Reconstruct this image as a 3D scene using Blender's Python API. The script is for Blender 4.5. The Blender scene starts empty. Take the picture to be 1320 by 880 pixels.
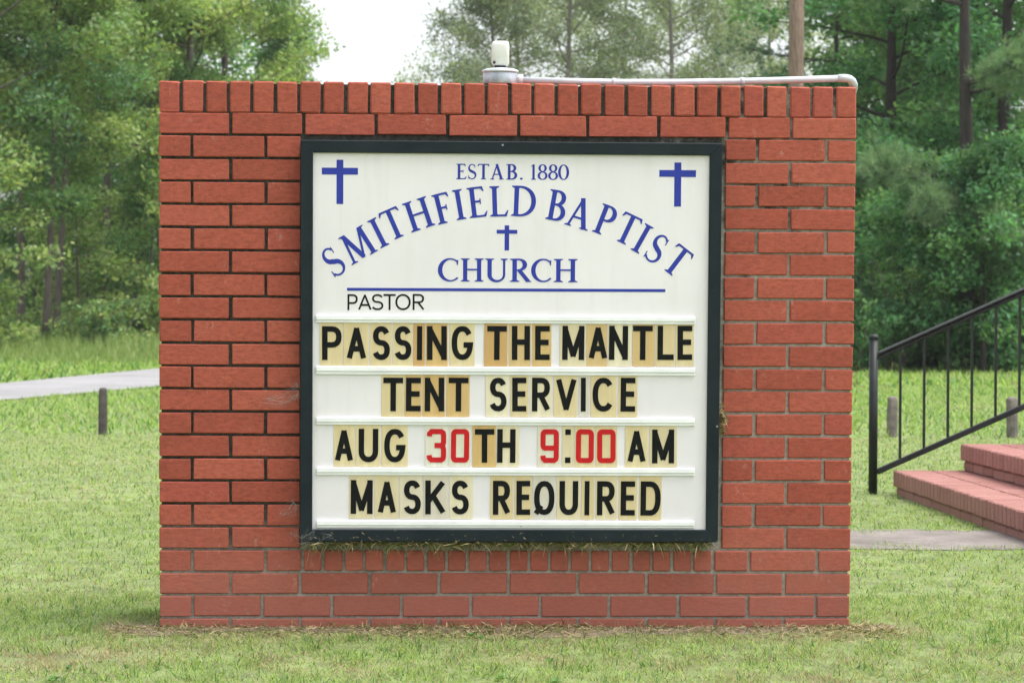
import bpy, math, random
import numpy as np
from math import radians, sin, cos, pi
from mathutils import Matrix, Vector

random.seed(7)
rng = np.random.default_rng(7)
scene = bpy.context.scene
col = scene.collection

# ------------------------------------------------------------------ camera
CAM_Z = 0.882
cam_d = bpy.data.cameras.new('camera')
cam = bpy.data.objects.new('camera', cam_d)
col.objects.link(cam)
cam.location = (0, 0, CAM_Z)
cam.rotation_euler = (radians(90 - 0.436), radians(-0.28), 0)
cam_d.sensor_width = 36
cam_d.lens = 78.8
cam_d.clip_end = 3000
cam_d.dof.use_dof = True
cam_d.dof.focus_distance = 6.45
cam_d.dof.aperture_fstop = 10.0
scene.camera = cam

# ------------------------------------------------------------------ sky, sun, exposure
SUN_EL, SUN_AZ = 70, 100          # bright overcast, soft light from high on the right
world = bpy.data.worlds.new('World')
scene.world = world
world.use_nodes = True
nt = world.node_tree
bg = nt.nodes['Background']
sky = nt.nodes.new('ShaderNodeTexSky')
sky.sky_type = 'NISHITA'
sky.sun_disc = False
sky.sun_elevation = radians(SUN_EL)
sky.sun_rotation = radians(SUN_AZ)
sky.dust_density = 4.0
sky.air_density = 1.0
hs = nt.nodes.new('ShaderNodeHueSaturation')
hs.inputs['Saturation'].default_value = 0.26
nt.links.new(sky.outputs[0], hs.inputs['Color'])
nt.links.new(hs.outputs[0], bg.inputs['Color'])
bg.inputs['Strength'].default_value = 0.15
sun_d = bpy.data.lights.new('sun', 'SUN')
sun_d.energy = 1.0
sun_d.angle = radians(40)
sun_d.color = (1, 0.97, 0.95)
sun = bpy.data.objects.new('sun', sun_d)
col.objects.link(sun)
_a = radians(SUN_AZ)
_dir = Vector((sin(_a) * cos(radians(SUN_EL)), cos(_a) * cos(radians(SUN_EL)), sin(radians(SUN_EL))))
sun.rotation_euler = _dir.to_track_quat('Z', 'Y').to_euler()
sun.location = _dir * 30
scene.view_settings.view_transform = 'Standard'
scene.view_settings.look = 'None'
scene.view_settings.exposure = 1.33
scene.view_settings.gamma = 1
scene.cycles.max_bounces = 6
scene.cycles.transparent_max_bounces = 8

# ------------------------------------------------------------------ helpers
def tag(o, label=None, cat=None, group=None, kind=None):
    if label: o['label'] = label
    if cat: o['category'] = cat
    if group: o['group'] = group
    if kind: o['kind'] = kind
    return o

def link(name, data, parent=None, loc=None, mw=None):
    o = bpy.data.objects.new(name, data)
    col.objects.link(o)
    if parent: o.parent = parent
    if loc is not None: o.location = loc
    if mw is not None: o.matrix_world = mw
    return o

class MB:
    """collects geometry for one mesh"""
    def __init__(s): s.v = []; s.f = []
    def add(s, vs, fs):
        b = len(s.v); s.v += [tuple(p) for p in vs]
        s.f += [tuple(b + i for i in f) for f in fs]
    def box(s, x0, x1, y0, y1, z0, z1):
        vs = [(x, y, z) for x in (x0, x1) for y in (y0, y1) for z in (z0, z1)]
        s.add(vs, [(0, 1, 3, 2), (4, 6, 7, 5), (0, 4, 5, 1), (2, 3, 7, 6), (0, 2, 6, 4), (1, 5, 7, 3)])
    def cbox(s, c, d, ch=0.003, jit=0.0, rnd=None):
        """box with chamfered edges and corners"""
        vs = []; idx = {}
        h = [q / 2 for q in d]
        for sx in (-1, 1):
            for sy in (-1, 1):
                for sz in (-1, 1):
                    sg = (sx, sy, sz)
                    cc = ch * (1 + (rnd.random() * 2 * jit / 0.001 if rnd else 0))
                    for ax in range(3):
                        p = [sg[k] * (h[k] if k == ax else h[k] - cc) for k in range(3)]
                        if rnd: p = [q + rnd.uniform(-jit, jit) for q in p]
                        idx[(sx, sy, sz, ax)] = len(vs)
                        vs.append([p[k] + c[k] for k in range(3)])
        fs = []
        for ax in range(3):
            o1, o2 = [k for k in range(3) if k != ax]
            for sa in (-1, 1):
                q = []
                for a, b in ((-1, -1), (1, -1), (1, 1), (-1, 1)):
                    g = [0, 0, 0]; g[ax] = sa; g[o1] = a; g[o2] = b
                    q.append(idx[(*g, ax)])
                fs.append(q if (sa > 0) ^ (ax == 1) else q[::-1])
            for a in (-1, 1):
                for b in (-1, 1):
                    g0 = [0, 0, 0]; g1 = [0, 0, 0]
                    g0[ax] = -1; g1[ax] = 1
                    for g in (g0, g1): g[o1] = a; g[o2] = b
                    q = [idx[(*g0, o1)], idx[(*g1, o1)], idx[(*g1, o2)], idx[(*g0, o2)]]
                    fs.append(q if (a * b > 0) ^ (ax == 1) ^ True else q[::-1])
        for sx in (-1, 1):
            for sy in (-1, 1):
                for sz in (-1, 1):
                    q = [idx[(sx, sy, sz, k)] for k in range(3)]
                    fs.append(q if sx * sy * sz > 0 else q[::-1])
        s.add(vs, fs)
    def tube(s, path, rad, n=10, cap=True):
        path = [Vector(p) for p in path]
        if not hasattr(rad, '__len__'): rad = [rad] * len(path)
        ref = None; rings = []
        for i, p in enumerate(path):
            t = (path[min(i + 1, len(path) - 1)] - path[max(i - 1, 0)]).normalized()
            if ref is None:
                ref = Vector((0, 0, 1)) if abs(t.z) < 0.9 else Vector((1, 0, 0))
            a = (ref - t * ref.dot(t)).normalized(); b = t.cross(a); ref = a
            rings.append([p + (a * cos(2 * pi * k / n) + b * sin(2 * pi * k / n)) * rad[i] for k in range(n)])
        vs = [q for r in rings for q in r]
        fs = [(i * n + k, i * n + (k + 1) % n, (i + 1) * n + (k + 1) % n, (i + 1) * n + k)
              for i in range(len(path) - 1) for k in range(n)]
        if cap:
            fs.append(tuple(range(n))[::-1]); fs.append(tuple((len(path) - 1) * n + k for k in range(n)))
        s.add(vs, fs)
    def lathe(s, prof, n=28, c=(0, 0, 0)):
        vs = [(c[0] + r * cos(2 * pi * k / n), c[1] + r * sin(2 * pi * k / n), c[2] + z) for r, z in prof for k in range(n)]
        fs = [(i * n + k, i * n + (k + 1) % n, (i + 1) * n + (k + 1) % n, (i + 1) * n + k)
              for i in range(len(prof) - 1) for k in range(n)]
        fs.append(tuple((len(prof) - 1) * n + k for k in range(n))); fs.append(tuple(range(n))[::-1])
        s.add(vs, fs)
    def mesh(s, name, mat, smooth=False):
        me = bpy.data.meshes.new(name)
        me.from_pydata(s.v, [], s.f)
        if mat: me.materials.append(mat)
        if smooth: me.polygons.foreach_set('use_smooth', [True] * len(me.polygons))
        me.update()
        return me
    def obj(s, name, mat, parent=None, smooth=False, loc=None, mw=None):
        return link(name, s.mesh(name, mat, smooth), parent, loc, mw)

def np_mesh(name, V, nper, mat, cols=None):
    """V (N,nper,3): N separate polygons of nper corners; cols (N,3) one colour each"""
    N = len(V); me = bpy.data.meshes.new(name)
    me.vertices.add(N * nper); me.loops.add(N * nper); me.polygons.add(N)
    me.vertices.foreach_set('co', np.ascontiguousarray(V, dtype=np.float32).ravel())
    me.loops.foreach_set('vertex_index', np.arange(N * nper, dtype=np.int32))
    me.polygons.foreach_set('loop_start', np.arange(0, N * nper, nper, dtype=np.int32))
    me.polygons.foreach_set('loop_total', np.full(N, nper, dtype=np.int32))
    if cols is not None:
        at = me.attributes.new('col', 'FLOAT_COLOR', 'POINT')
        c4 = np.ones((N, nper, 4), dtype=np.float32); c4[:, :, :3] = np.clip(cols, 0.002, 0.9)[:, None, :]
        at.data.foreach_set('color', c4.ravel())
    me.materials.append(mat)
    me.update(calc_edges=True)
    return me

# ------------------------------------------------------------------ materials
def new_mat(name):
    m = bpy.data.materials.new(name); m.use_nodes = True
    return m, m.node_tree, m.node_tree.nodes['Principled BSDF']

def node(t, typ, **kw):
    n = t.nodes.new(typ)
    for k, v in kw.items():
        if k in n.inputs: n.inputs[k].default_value = v
        else: setattr(n, k, v)
    return n

def noise(t, scale, detail=4, rough=0.55, coord='Object', sc=None):
    tc = node(t, 'ShaderNodeTexCoord')
    n = node(t, 'ShaderNodeTexNoise'); n.inputs['Scale'].default_value = scale
    n.inputs['Detail'].default_value = detail; n.inputs['Roughness'].default_value = rough
    src = tc.outputs[coord]
    if coord == 'World':
        src = None
    if sc:
        mp = node(t, 'ShaderNodeMapping'); mp.inputs['Scale'].default_value = sc
        t.links.new(src, mp.inputs[0]); src = mp.outputs[0]
    t.links.new(src, n.inputs['Vector'])
    return n

def wnoise(t, scale, detail=4, rough=0.55, sc=(1, 1, 1)):
    g = node(t, 'ShaderNodeNewGeometry')
    mp = node(t, 'ShaderNodeMapping'); mp.inputs['Scale'].default_value = sc
    t.links.new(g.outputs['Position'], mp.inputs[0])
    n = node(t, 'ShaderNodeTexNoise'); n.inputs['Scale'].default_value = scale
    n.inputs['Detail'].default_value = detail; n.inputs['Roughness'].default_value = rough
    t.links.new(mp.outputs[0], n.inputs['Vector'])
    return n

def ramp(t, src, stops):
    r = node(t, 'ShaderNodeValToRGB')
    while len(r.color_ramp.elements) < len(stops): r.color_ramp.elements.new(0.5)
    for e, (p, c) in zip(r.color_ramp.elements, stops):
        e.position = p; e.color = (*c, 1) if hasattr(c, '__len__') else (c, c, c, 1)
    t.links.new(src, r.inputs[0])
    return r

def mix(t, fac, a, b, mode='MIX'):
    m = node(t, 'ShaderNodeMix', data_type='RGBA', blend_type=mode)
    for sock, val in ((m.inputs[0], fac), (m.inputs[6], a), (m.inputs[7], b)):
        if hasattr(val, 'links'): t.links.new(val, sock)
        elif hasattr(val, '__len__'): sock.default_value = (*val, 1)
        else: sock.default_value = val
    return m.outputs[2]

def maths(t, op, a, b=0.0):
    m = node(t, 'ShaderNodeMath', operation=op)
    for sock, val in ((m.inputs[0], a), (m.inputs[1], b)):
        if hasattr(val, 'links'): t.links.new(val, sock)
        else: sock.default_value = val
    return m.outputs[0]

def bump(t, p, src, strength, dist):
    b = node(t, 'ShaderNodeBump'); b.inputs['Strength'].default_value = strength; b.inputs['Distance'].default_value = dist
    t.links.new(src, b.inputs['Height']); t.links.new(b.outputs[0], p.inputs['Normal'])

def plain(name, c, rough=0.5, metal=0.0, spot=0.12, scale=40, spec=0.5, bmp=0.0):
    m, t, p = new_mat(name)
    n = noise(t, scale)
    r = ramp(t, n.outputs[0], [(0.3, tuple(q * (1 - spot) for q in c)), (0.7, tuple(min(1, q * (1 + spot)) for q in c))])
    t.links.new(r.outputs[0], p.inputs['Base Color'])
    p.inputs['Roughness'].default_value = rough; p.inputs['Metallic'].default_value = metal
    p.inputs['Specular IOR Level'].default_value = spec
    if bmp: bump(t, p, n.outputs[0], bmp, 0.002)
    return m

def brick_mat(name, base, dusty, zdust=0.34, dust_amt=0.75, mildew=0.5):
    m, t, p = new_mat(name)
    oi = node(t, 'ShaderNodeObjectInfo')
    var = ramp(t, oi.outputs['Random'], [(0, tuple(q * 0.84 for q in base)), (0.25, tuple(q * 0.93 for q in base)), (0.8, (base[0] * 1.1, base[1] * 1.22, base[2] * 1.25)), (1, (base[0] * 0.95, base[1] * 0.9, base[2] * 1.0))])
    n1 = wnoise(t, 55, 6, 0.7, (1, 1, 2.2))
    c = mix(t, 0.55, var.outputs[0], ramp(t, n1.outputs[0], [(0.3, 0.22), (0.5, 0.5), (0.72, 0.74)]).outputs[0], 'OVERLAY')
    # soil splashed up on the lowest courses, and pale scuffs
    g = node(t, 'ShaderNodeNewGeometry'); sx = node(t, 'ShaderNodeSeparateXYZ'); t.links.new(g.outputs['Position'], sx.inputs[0])
    n2 = wnoise(t, 9, 5, 0.65)
    zz = maths(t, 'ADD', sx.outputs[2], maths(t, 'MULTIPLY', maths(t, 'SUBTRACT', n2.outputs[0], 0.5), 0.3))
    d = ramp(t, maths(t, 'DIVIDE', zz, zdust), [(0.15, dust_amt), (1.0, 0.0)])
    c = mix(t, d.outputs[0], c, dusty)
    n3 = wnoise(t, 23, 7, 0.75)
    c = mix(t, ramp(t, n3.outputs[0], [(0.62, 0), (0.74, mildew * 0.6)]).outputs[0], c, (0.09, 0.035, 0.03))
    n4 = wnoise(t, 31, 8, 0.8, (1, 1, 0.6))
    c = mix(t, ramp(t, n4.outputs[0], [(0.6, 0), (0.74, 0.45)]).outputs[0], c, (0.55, 0.45, 0.4))
    t.links.new(c, p.inputs['Base Color'])
    p.inputs['Roughness'].default_value = 0.78
    p.inputs['Specular IOR Level'].default_value = 0.3
    nb = wnoise(t, 260, 4, 0.7)
    bump(t, p, maths(t, 'ADD', nb.outputs[0], maths(t, 'MULTIPLY', n1.outputs[0], 2.0)), 0.35, 0.0025)
    return m

M = {}
M['brick'] = brick_mat('brick_red', (0.365, 0.082, 0.05), (0.31, 0.125, 0.092), 0.34, 0.6)
M['step_brick'] = brick_mat('brick_step', (0.31, 0.135, 0.115), (0.3, 0.16, 0.12), 0.2, 0.6, 1.6)

# mortar: grey where it is clean, blackened by mildew over the upper and left part of the wall
m, t, p = new_mat('mortar'); M['mortar'] = m
g = node(t, 'ShaderNodeTexCoord'); sx = node(t, 'ShaderNodeSeparateXYZ'); t.links.new(g.outputs['Object'], sx.inputs[0])
n1 = noise(t, 7, 6, 0.7); n2 = noise(t, 90, 4, 0.6)
k = maths(t, 'ADD', maths(t, 'MULTIPLY', sx.outputs[0], -0.62), maths(t, 'MULTIPLY', sx.outputs[2], 0.62))
k = maths(t, 'ADD', k, maths(t, 'MULTIPLY', maths(t, 'SUBTRACT', n1.outputs[0], 0.5), 1.7))
mil = ramp(t, k, [(0.18, 0), (0.5, 1)])
low = ramp(t, maths(t, 'ADD', sx.outputs[2], maths(t, 'MULTIPLY', maths(t, 'SUBTRACT', n1.outputs[0], 0.5), 0.35)), [(0.12, 0.1), (0.34, 1)])
clean = ramp(t, n2.outputs[0], [(0.3, (0.24, 0.22, 0.18)), (0.7, (0.42, 0.39, 0.34))])
dirty = ramp(t, n2.outputs[0], [(0.35, (0.016, 0.016, 0.013)), (0.7, (0.06, 0.058, 0.045))])
t.links.new(mix(t, maths(t, 'MULTIPLY', mil.outputs[0], low.outputs[0]), clean.outputs[0], dirty.outputs[0]), p.inputs['Base Color'])
p.inputs['Roughness'].default_value = 0.95
bump(t, p, n2.outputs[0], 0.8, 0.004)

M['step_mortar'] = plain('step_mortar', (0.09, 0.07, 0.06), 0.95, spot=0.5, scale=30, bmp=0.6)

# painted aluminium frame with paint specks and grass clippings stuck along the lower rail
m, t, p = new_mat('frame_paint'); M['frame'] = m
n1 = noise(t, 14, 5, 0.6); n2 = noise(t, 120, 3, 0.6)
c = ramp(t, n1.outputs[0], [(0.3, (0.010, 0.016, 0.020)), (0.7, (0.018, 0.026, 0.031))]).outputs[0]
c = mix(t, ramp(t, n2.outputs[0], [(0.7, 0), (0.76, 0.35)]).outputs[0], c, (0.3, 0.33, 0.3))
t.links.new(c, p.inputs['Base Color'])
p.inputs['Roughness'].default_value = 0.5; p.inputs['Specular IOR Level'].default_value = 0.15
bump(t, p, n2.outputs[0], 0.15, 0.001)

# face panel: slightly yellowed translucent white sheet with faint dirt
m, t, p = new_mat('panel_white'); M['panel'] = m
n1 = noise(t, 2.5, 5, 0.6); n2 = noise(t, 26, 8, 0.75, sc=(1, 1, 0.5))
c = ramp(t, n1.outputs[0], [(0.3, (0.74, 0.71, 0.725)), (0.7, (0.81, 0.78, 0.795))]).outputs[0]
c = mix(t, ramp(t, n2.outputs[0], [(0.62, 0), (0.78, 0.35)]).outputs[0], c, (0.5, 0.49, 0.42))
n3 = noise(t, 5, 6, 0.7, sc=(6, 1, 0.5))
c = mix(t, ramp(t, n3.outputs[0], [(0.5, 0), (0.8, 0.3)]).outputs[0], c, (0.6, 0.58, 0.52))
t.links.new(c, p.inputs['Base Color']); p.inputs['Roughness'].default_value = 0.3
p.inputs['Specular IOR Level'].default_value = 0.35
M['track'] = plain('track_plastic', (0.86, 0.86, 0.88), 0.28, spot=0.06, scale=14)
M['blue'] = plain('vinyl_blue', (0.028, 0.045, 0.33), 0.45, spot=0.1, scale=25, spec=0.25)
M['black'] = plain('vinyl_black', (0.009, 0.010, 0.010), 0.5, spot=0.25, scale=30, spec=0.1)
M['red'] = plain('vinyl_red', (0.52, 0.013, 0.018), 0.45, spot=0.12, scale=30, spec=0.2)
def card_mat(name, c):
    m, t, p = new_mat(name)
    n = noise(t, 5, 5, 0.6, sc=(9, 1, 1.5)); n2 = noise(t, 60, 6, 0.7)
    oi = node(t, 'ShaderNodeObjectInfo')
    cc = ramp(t, n.outputs[0], [(0.3, (c[0] * .88, c[1] * .8, c[2] * .66)), (0.7, tuple(min(0.85, q * 1.06) for q in c))]).outputs[0]
    cc = mix(t, maths(t, 'MULTIPLY', oi.outputs['Random'], .55), cc, (.6, .47, .25))
    cc = mix(t, ramp(t, n2.outputs[0], [(0.64, 0), (0.8, 0.3)]).outputs[0], cc, (0.42, 0.38, 0.26))
    t.links.new(cc, p.inputs['Base Color']); p.inputs['Roughness'].default_value = 0.33
    return m
M['cream'] = card_mat('card_cream', (0.71, 0.62, 0.39))
M['pale'] = card_mat('card_pale', (0.75, 0.71, 0.55))
M['tan'] = card_mat('card_tan', (0.62, 0.43, 0.18))
M['brown'] = card_mat('card_brown', (0.54, 0.28, 0.07))
M['clear'] = card_mat('card_clear', (0.74, 0.74, 0.68))
M['bluish'] = card_mat('card_bluish', (0.66, 0.7, 0.76))
M['pvc'] = plain('pvc_grey', (0.5, 0.53, 0.57), 0.4, spot=0.1, scale=20)
M['zinc'] = plain('zinc', (0.4, 0.42, 0.46), 0.42, metal=0.6, spot=0.3, scale=35)
M['sensor'] = plain('sensor_plastic', (0.7, 0.7, 0.66), 0.45, spot=0.05)
M['rubber'] = plain('dark_gasket', (0.03, 0.03, 0.035), 0.6)
M['rail'] = plain('rail_black', (0.014, 0.017, 0.017), 0.45, spot=0.3, scale=25, bmp=0.15, spec=0.3)
M['post'] = plain('weathered_post', (0.15, 0.13, 0.115), 0.9, spot=0.45, scale=18, bmp=0.7)
M['straw'] = None

m, t, p = new_mat('concrete'); M['concrete'] = m
n1 = noise(t, 3, 8, 0.7); n2 = noise(t, 60, 5, 0.6)
c = ramp(t, n1.outputs[0], [(0.3, (0.1, 0.085, 0.072)), (0.7, (0.25, 0.22, 0.195))]).outputs[0]
c = mix(t, 0.5, c, ramp(t, n2.outputs[0], [(0.3, 0.3), (0.7, 0.65)]).outputs[0], 'OVERLAY')
t.links.new(c, p.inputs['Base Color']); p.inputs['Roughness'].default_value = 0.92
bump(t, p, n2.outputs[0], 0.5, 0.004)

m, t, p = new_mat('road_gravel'); M['road'] = m
n1 = noise(t, 0.6, 8, 0.7); n2 = noise(t, 20, 5, 0.7)
c = ramp(t, n1.outputs[0], [(0.3, (0.19, 0.185, 0.185)), (0.7, (0.3, 0.295, 0.295))]).outputs[0]
c = mix(t, 0.4, c, ramp(t, n2.outputs[0], [(0.3, 0.3), (0.7, 0.65)]).outputs[0], 'OVERLAY')
t.links.new(c, p.inputs['Base Color']); p.inputs['Roughness'].default_value = 0.9
bump(t, p, n2.outputs[0], 0.5, 0.01)

m, t, p = new_mat('turf_soil'); M['turf'] = m
n1 = noise(t, 0.35, 6, 0.6); n2 = noise(t, 7, 8, 0.7); n3 = noise(t, 1.6, 6, 0.65)
c = ramp(t, n1.outputs[0], [(0.35, (0.18, 0.25, 0.08)), (0.65, (0.24, 0.3, 0.11))]).outputs[0]
c = mix(t, ramp(t, n2.outputs[0], [(0.35, 0), (0.65, 0.85)]).outputs[0], c, (0.085, 0.095, 0.04))
c = mix(t, ramp(t, n3.outputs[0], [(0.55, 0), (0.72, 0.6)]).outputs[0], c, (0.3, 0.27, 0.14))
t.links.new(c, p.inputs['Base Color']); p.inputs['Roughness'].default_value = 0.95
bump(t, p, n2.outputs[0], 0.8, 0.02)

def leaf_mat(name, trans=0.45, rough=0.55, boost=1.0):
    m, t, p = new_mat(name)
    a = node(t, 'ShaderNodeAttribute', attribute_name='col')
    t.links.new(a.outputs['Color'], p.inputs['Base Color'])
    p.inputs['Roughness'].default_value = rough; p.inputs['Specular IOR Level'].default_value = 0.25
    tr = node(t, 'ShaderNodeBsdfTranslucent')
    t.links.new(mix(t, 1.0, a.outputs['Color'], (1.0 * boost, 1.15 * boost, 0.6 * boost), 'MULTIPLY'), tr.inputs['Color'])
    mx = node(t, 'ShaderNodeMixShader'); mx.inputs[0].default_value = trans
    t.links.new(p.outputs[0], mx.inputs[1]); t.links.new(tr.outputs[0], mx.inputs[2])
    t.links.new(mx.outputs[0], t.nodes['Material Output'].inputs['Surface'])
    return m
M['leaf'] = leaf_mat('leaf')
M['grass'] = leaf_mat('grass_blade', 0.4, 0.6)
M['dry'] = leaf_mat('dry_grass', 0.15, 0.8)
def bark_mat(name, c):
    m, t, p = new_mat(name)
    n = noise(t, 6, 8, 0.7, sc=(4, 4, 0.6))
    r = ramp(t, n.outputs[0], [(0.3, tuple(q * 0.45 for q in c)), (0.7, tuple(q * 1.35 for q in c))])
    t.links.new(r.outputs[0], p.inputs['Base Color']); p.inputs['Roughness'].default_value = 0.95
    bump(t, p, n.outputs[0], 1.0, 0.03)
    return m
M['bark'] = bark_mat('bark_grey', (0.15, 0.125, 0.105))
M['bark_pale'] = bark_mat('bark_pale', (0.3, 0.27, 0.24))
M['bark_dark'] = bark_mat('bark_dark', (0.045, 0.037, 0.032))
M['pole'] = bark_mat('pole_wood', (0.24, 0.17, 0.13))

# ------------------------------------------------------------------ ground, road, path
def sheet(name, pts, z, mat, label=None):
    me = bpy.data.meshes.new(name)
    me.from_pydata([(x, y, z) for x, y in pts], [], [tuple(range(len(pts)))])
    me.materials.append(mat); me.update()
    o = link(name, me); o['kind'] = 'structure'
    return o
sheet('ground', [(-900, -60), (900, -60), (900, 1500), (-900, 1500)], 0.0, M['turf'])

near = [(-13, 5), (-9.5, 12), (-7.25, 18), (-5.66, 25.2), (-4.81, 31), (-3.3, 40), (0, 54), (8, 72)]
far = [(-17, 5), (-12.5, 12), (-10.0, 18), (-8.3, 25), (-7.25, 32.1), (-6.72, 43.2), (-4.2, 57), (3.5, 76)]
mb = MB()
vs = []
for a, b in zip(near, far):
    for k in range(5):
        f = k / 4
        vs.append((a[0] * (1 - f) + b[0] * f, a[1] * (1 - f) + b[1] * f, 0.012 + 0.03 * (1 - (2 * f - 1) ** 2)))
mb.add(vs, [(i * 5 + k, (i + 1) * 5 + k, (i + 1) * 5 + k + 1, i * 5 + k + 1) for i in range(len(near) - 1) for k in range(4)])
o = mb.obj('road', M['road'], smooth=True); o['kind'] = 'structure'

YAW = radians(2.1)
RZ = Matrix.Rotation(YAW, 4, 'Z')
# strip of bare earth and thatch at the foot of the wall
m, t, p = new_mat('bare_earth'); n1 = noise(t, 14, 7, 0.7); n2 = noise(t, 120, 5, 0.7)
c = ramp(t, n1.outputs[0], [(.3, (.13, .095, .065)), (.7, (.26, .21, .14))]).outputs[0]
c = mix(t, 0.6, c, ramp(t, n2.outputs[0], [(0.3, 0.25), (0.7, 0.7)]).outputs[0], 'OVERLAY')
t.links.new(c, p.inputs['Base Color']); p.inputs['Roughness'].default_value = 1.0; bump(t, p, n2.outputs[0], 0.9, 0.006)
mb = MB(); n = 90; vs = []
for i in range(n + 1):
    x = -1.16 + 2.3 * i / n; e_ = min(1, (1.16 - abs(x + .01)) / .14)
    d_ = (.12 + .05 * sin(x * 4.3 + 1) + .03 * sin(x * 11) + .02 * sin(x * 31)) * max(.05, e_)
    vs += [(x, .06, .004), (x, -d_ * .6, .005), (x, -d_, .001)]
mb.add(vs, [(i * 3 + k, i * 3 + k + 1, i * 3 + k + 4, i * 3 + k + 3) for i in range(n) for k in range(2)])
o = mb.obj('earth_strip', m, smooth=True, mw=Matrix.Translation((-.012, 6.5, 0)) @ RZ); o['kind'] = 'structure'

# concrete path leading to the steps
mb = MB(); n = 60
vs = []
for i in range(n + 1):
    x = .22 + 2.78 * i / n
    a_ = .43 + .02 * sin(x * 11) + .015 * sin(x * 37)
    for f in (-1, -.5, 0, .5, 1): vs.append((x, a_ * f, .003 + .003 * (1 - f * f)))
mb.add(vs, [(i * 5 + k, (i + 1) * 5 + k, (i + 1) * 5 + k + 1, i * 5 + k + 1) for i in range(n) for k in range(4)])
o = mb.obj('path', M['concrete'], mw=Matrix.Translation((-0.15, 9.2, 0)) @ RZ); o['kind'] = 'structure'

# ------------------------------------------------------------------ the brick sign wall
WALL = Matrix.Translation((-0.012, 6.5, 0.022)) @ RZ @ Matrix.Rotation(radians(2.3), 4, 'X')
WL, WR_, WT, WH = -1.002, 1.002, 0.40, 1.5515
PITCH, BH = 0.06617, 0.0590
wall = link('brick_sign_wall', None, mw=WALL)
tag(wall, 'low red brick wall on the lawn holding the framed message board', 'wall')
mb = MB(); mb.box(WL + 0.006, WR_ - 0.006, 0.0075, WT - 0.007, -0.1, WH - 0.006)
mb.obj('mortar_core', M['mortar'], wall)

_cache = {}
R1 = random.Random(11)
def brick(parent, c, d, mat, ch=0.0016, jit=0.0006, rot=0.004, nvar=3):
    key = (tuple(round(q, 3) for q in d), R1.randrange(nvar), mat.name)
    if key not in _cache:
        b = MB(); b.cbox((0, 0, 0), key[0], ch, jit, R1)
        _cache[key] = b.mesh('brick', mat)
    o = link('brick', _cache[key], parent, loc=(c[0] + R1.uniform(-.0008, .0008), c[1] + R1.uniform(-.0016, .0012), c[2] + R1.uniform(-.0008, .0008)))
    o.rotation_euler = (R1.uniform(-rot, rot), R1.uniform(-rot, rot) * 0.7, R1.uniform(-rot, rot))
    return o
def run(x0, x1, z, depth, gap=0.0):
    brick(wall, ((x0 + x1) / 2, depth / 2, z - BH / 2), (round(x1 - x0, 3), depth, BH), M['brick'])

S = 2.004 / 895.0
px = lambda q: (q - 652.0) * S
JT = 0.0088
# rowlock cap, 30 bricks on edge
pr = (WR_ - WL + JT) / 30.0
for i in range(30):
    x0 = WL + i * pr
    dz = R1.uniform(-0.0012, 0.0008)
    brick(wall, (x0 + (pr - JT) / 2, 0.0975, WH - 0.0445 + dz), (round(pr - JT, 3), 0.195, 0.089), M['brick'], 0.0018, 0.0009)
# stretcher course under the cap
edges = [WL, px(295.5), px(388.5), px(481), px(572.5), px(663.5), px(752.5), px(844), px(932.5), px(1015.5), WR_]
for a, b in zip(edges, edges[1:]):
    run(a + (0 if a == WL else JT / 2), b - (0 if b == WR_ else JT / 2), 1.4605, 0.09)
cab_l, cab_r = px(388), px(929)
for k in range(22):
    z = 1.396 - k * PITCH
    odd = k % 2
    if k < 18:
        left = [WL, px(295.5), px(387)] if odd else [WL, px(246.5), px(340.5), px(387)]
        right = [px(929), px(1014.5), WR_] if odd else [px(929), px(972), px(1062), WR_]
        spans = [left, right]
    else:
        if k == 18:
            left = [WL, px(246.5), px(340.5), px(388)]
            right = [px(920), px(967), px(1056), WR_]
            spans = [left, right]
            n = 20; w = (px(920) - px(388)) / n
            for i in range(n):
                brick(wall, (px(388) + (i + 0.5) * w, 0.0475, z - BH / 2), (round(w - JT, 3), 0.095, BH), M['brick'])
        else:
            first = px(295.5) if odd else px(246.5)
            step = (px(1013 if odd else 1055) - first) / (8 if odd else 9)
            spans = [[WL] + [first + i * step for i in range(9 if odd else 10)] + [WR_]]
    for sp in spans:
        for a, b in zip(sp, sp[1:]):
            a2 = a + (0 if a == WL else JT / 2) ; b2 = b - (0 if b == WR_ else JT / 2)
            corner = (a == WL or b == WR_)
            run(a2, b2, z, 0.195 if (corner and not odd) else 0.09)
# bricks of the two ends and the back, seen only from the side
mb = MB()
R2 = random.Random(5)
for k in range(-1, 22):
    z = 1.4605 if k < 0 else 1.396 - k * PITCH
    zc = z - BH / 2
    odd = (k % 2) or k < 0
    for sx in (-1, 1):
        xe = WL if sx < 0 else WR_
        if odd:
            mb.cbox((xe - sx * 0.045, 0.2, zc), (0.09, 0.195, BH), 0.003, 0.0007, R2)
            mb.cbox((xe - sx * 0.045, 0.355, zc), (0.09, 0.09, BH), 0.003, 0.0007, R2)
        else:
            mb.cbox((xe - sx * 0.045, 0.3025, zc), (0.09, 0.195, BH), 0.003, 0.0007, R2)
    x = WL + 0.1 + (0 if odd else 0.1)
    while x < WR_ - 0.12:
        mb.cbox((x + 0.097, 0.355, zc), (0.193, 0.09, BH), 0.003, 0.0007, R2); x += 0.2033
for i in range(30):
    mb.cbox((WL + i * pr + (pr - JT) / 2, 0.3025, WH - 0.0445), (pr - JT, 0.195, 0.089), 0.0035, 0.001, R2)
tag(mb.obj('rear_brick', M['brick'], wall), kind='stuff')

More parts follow.
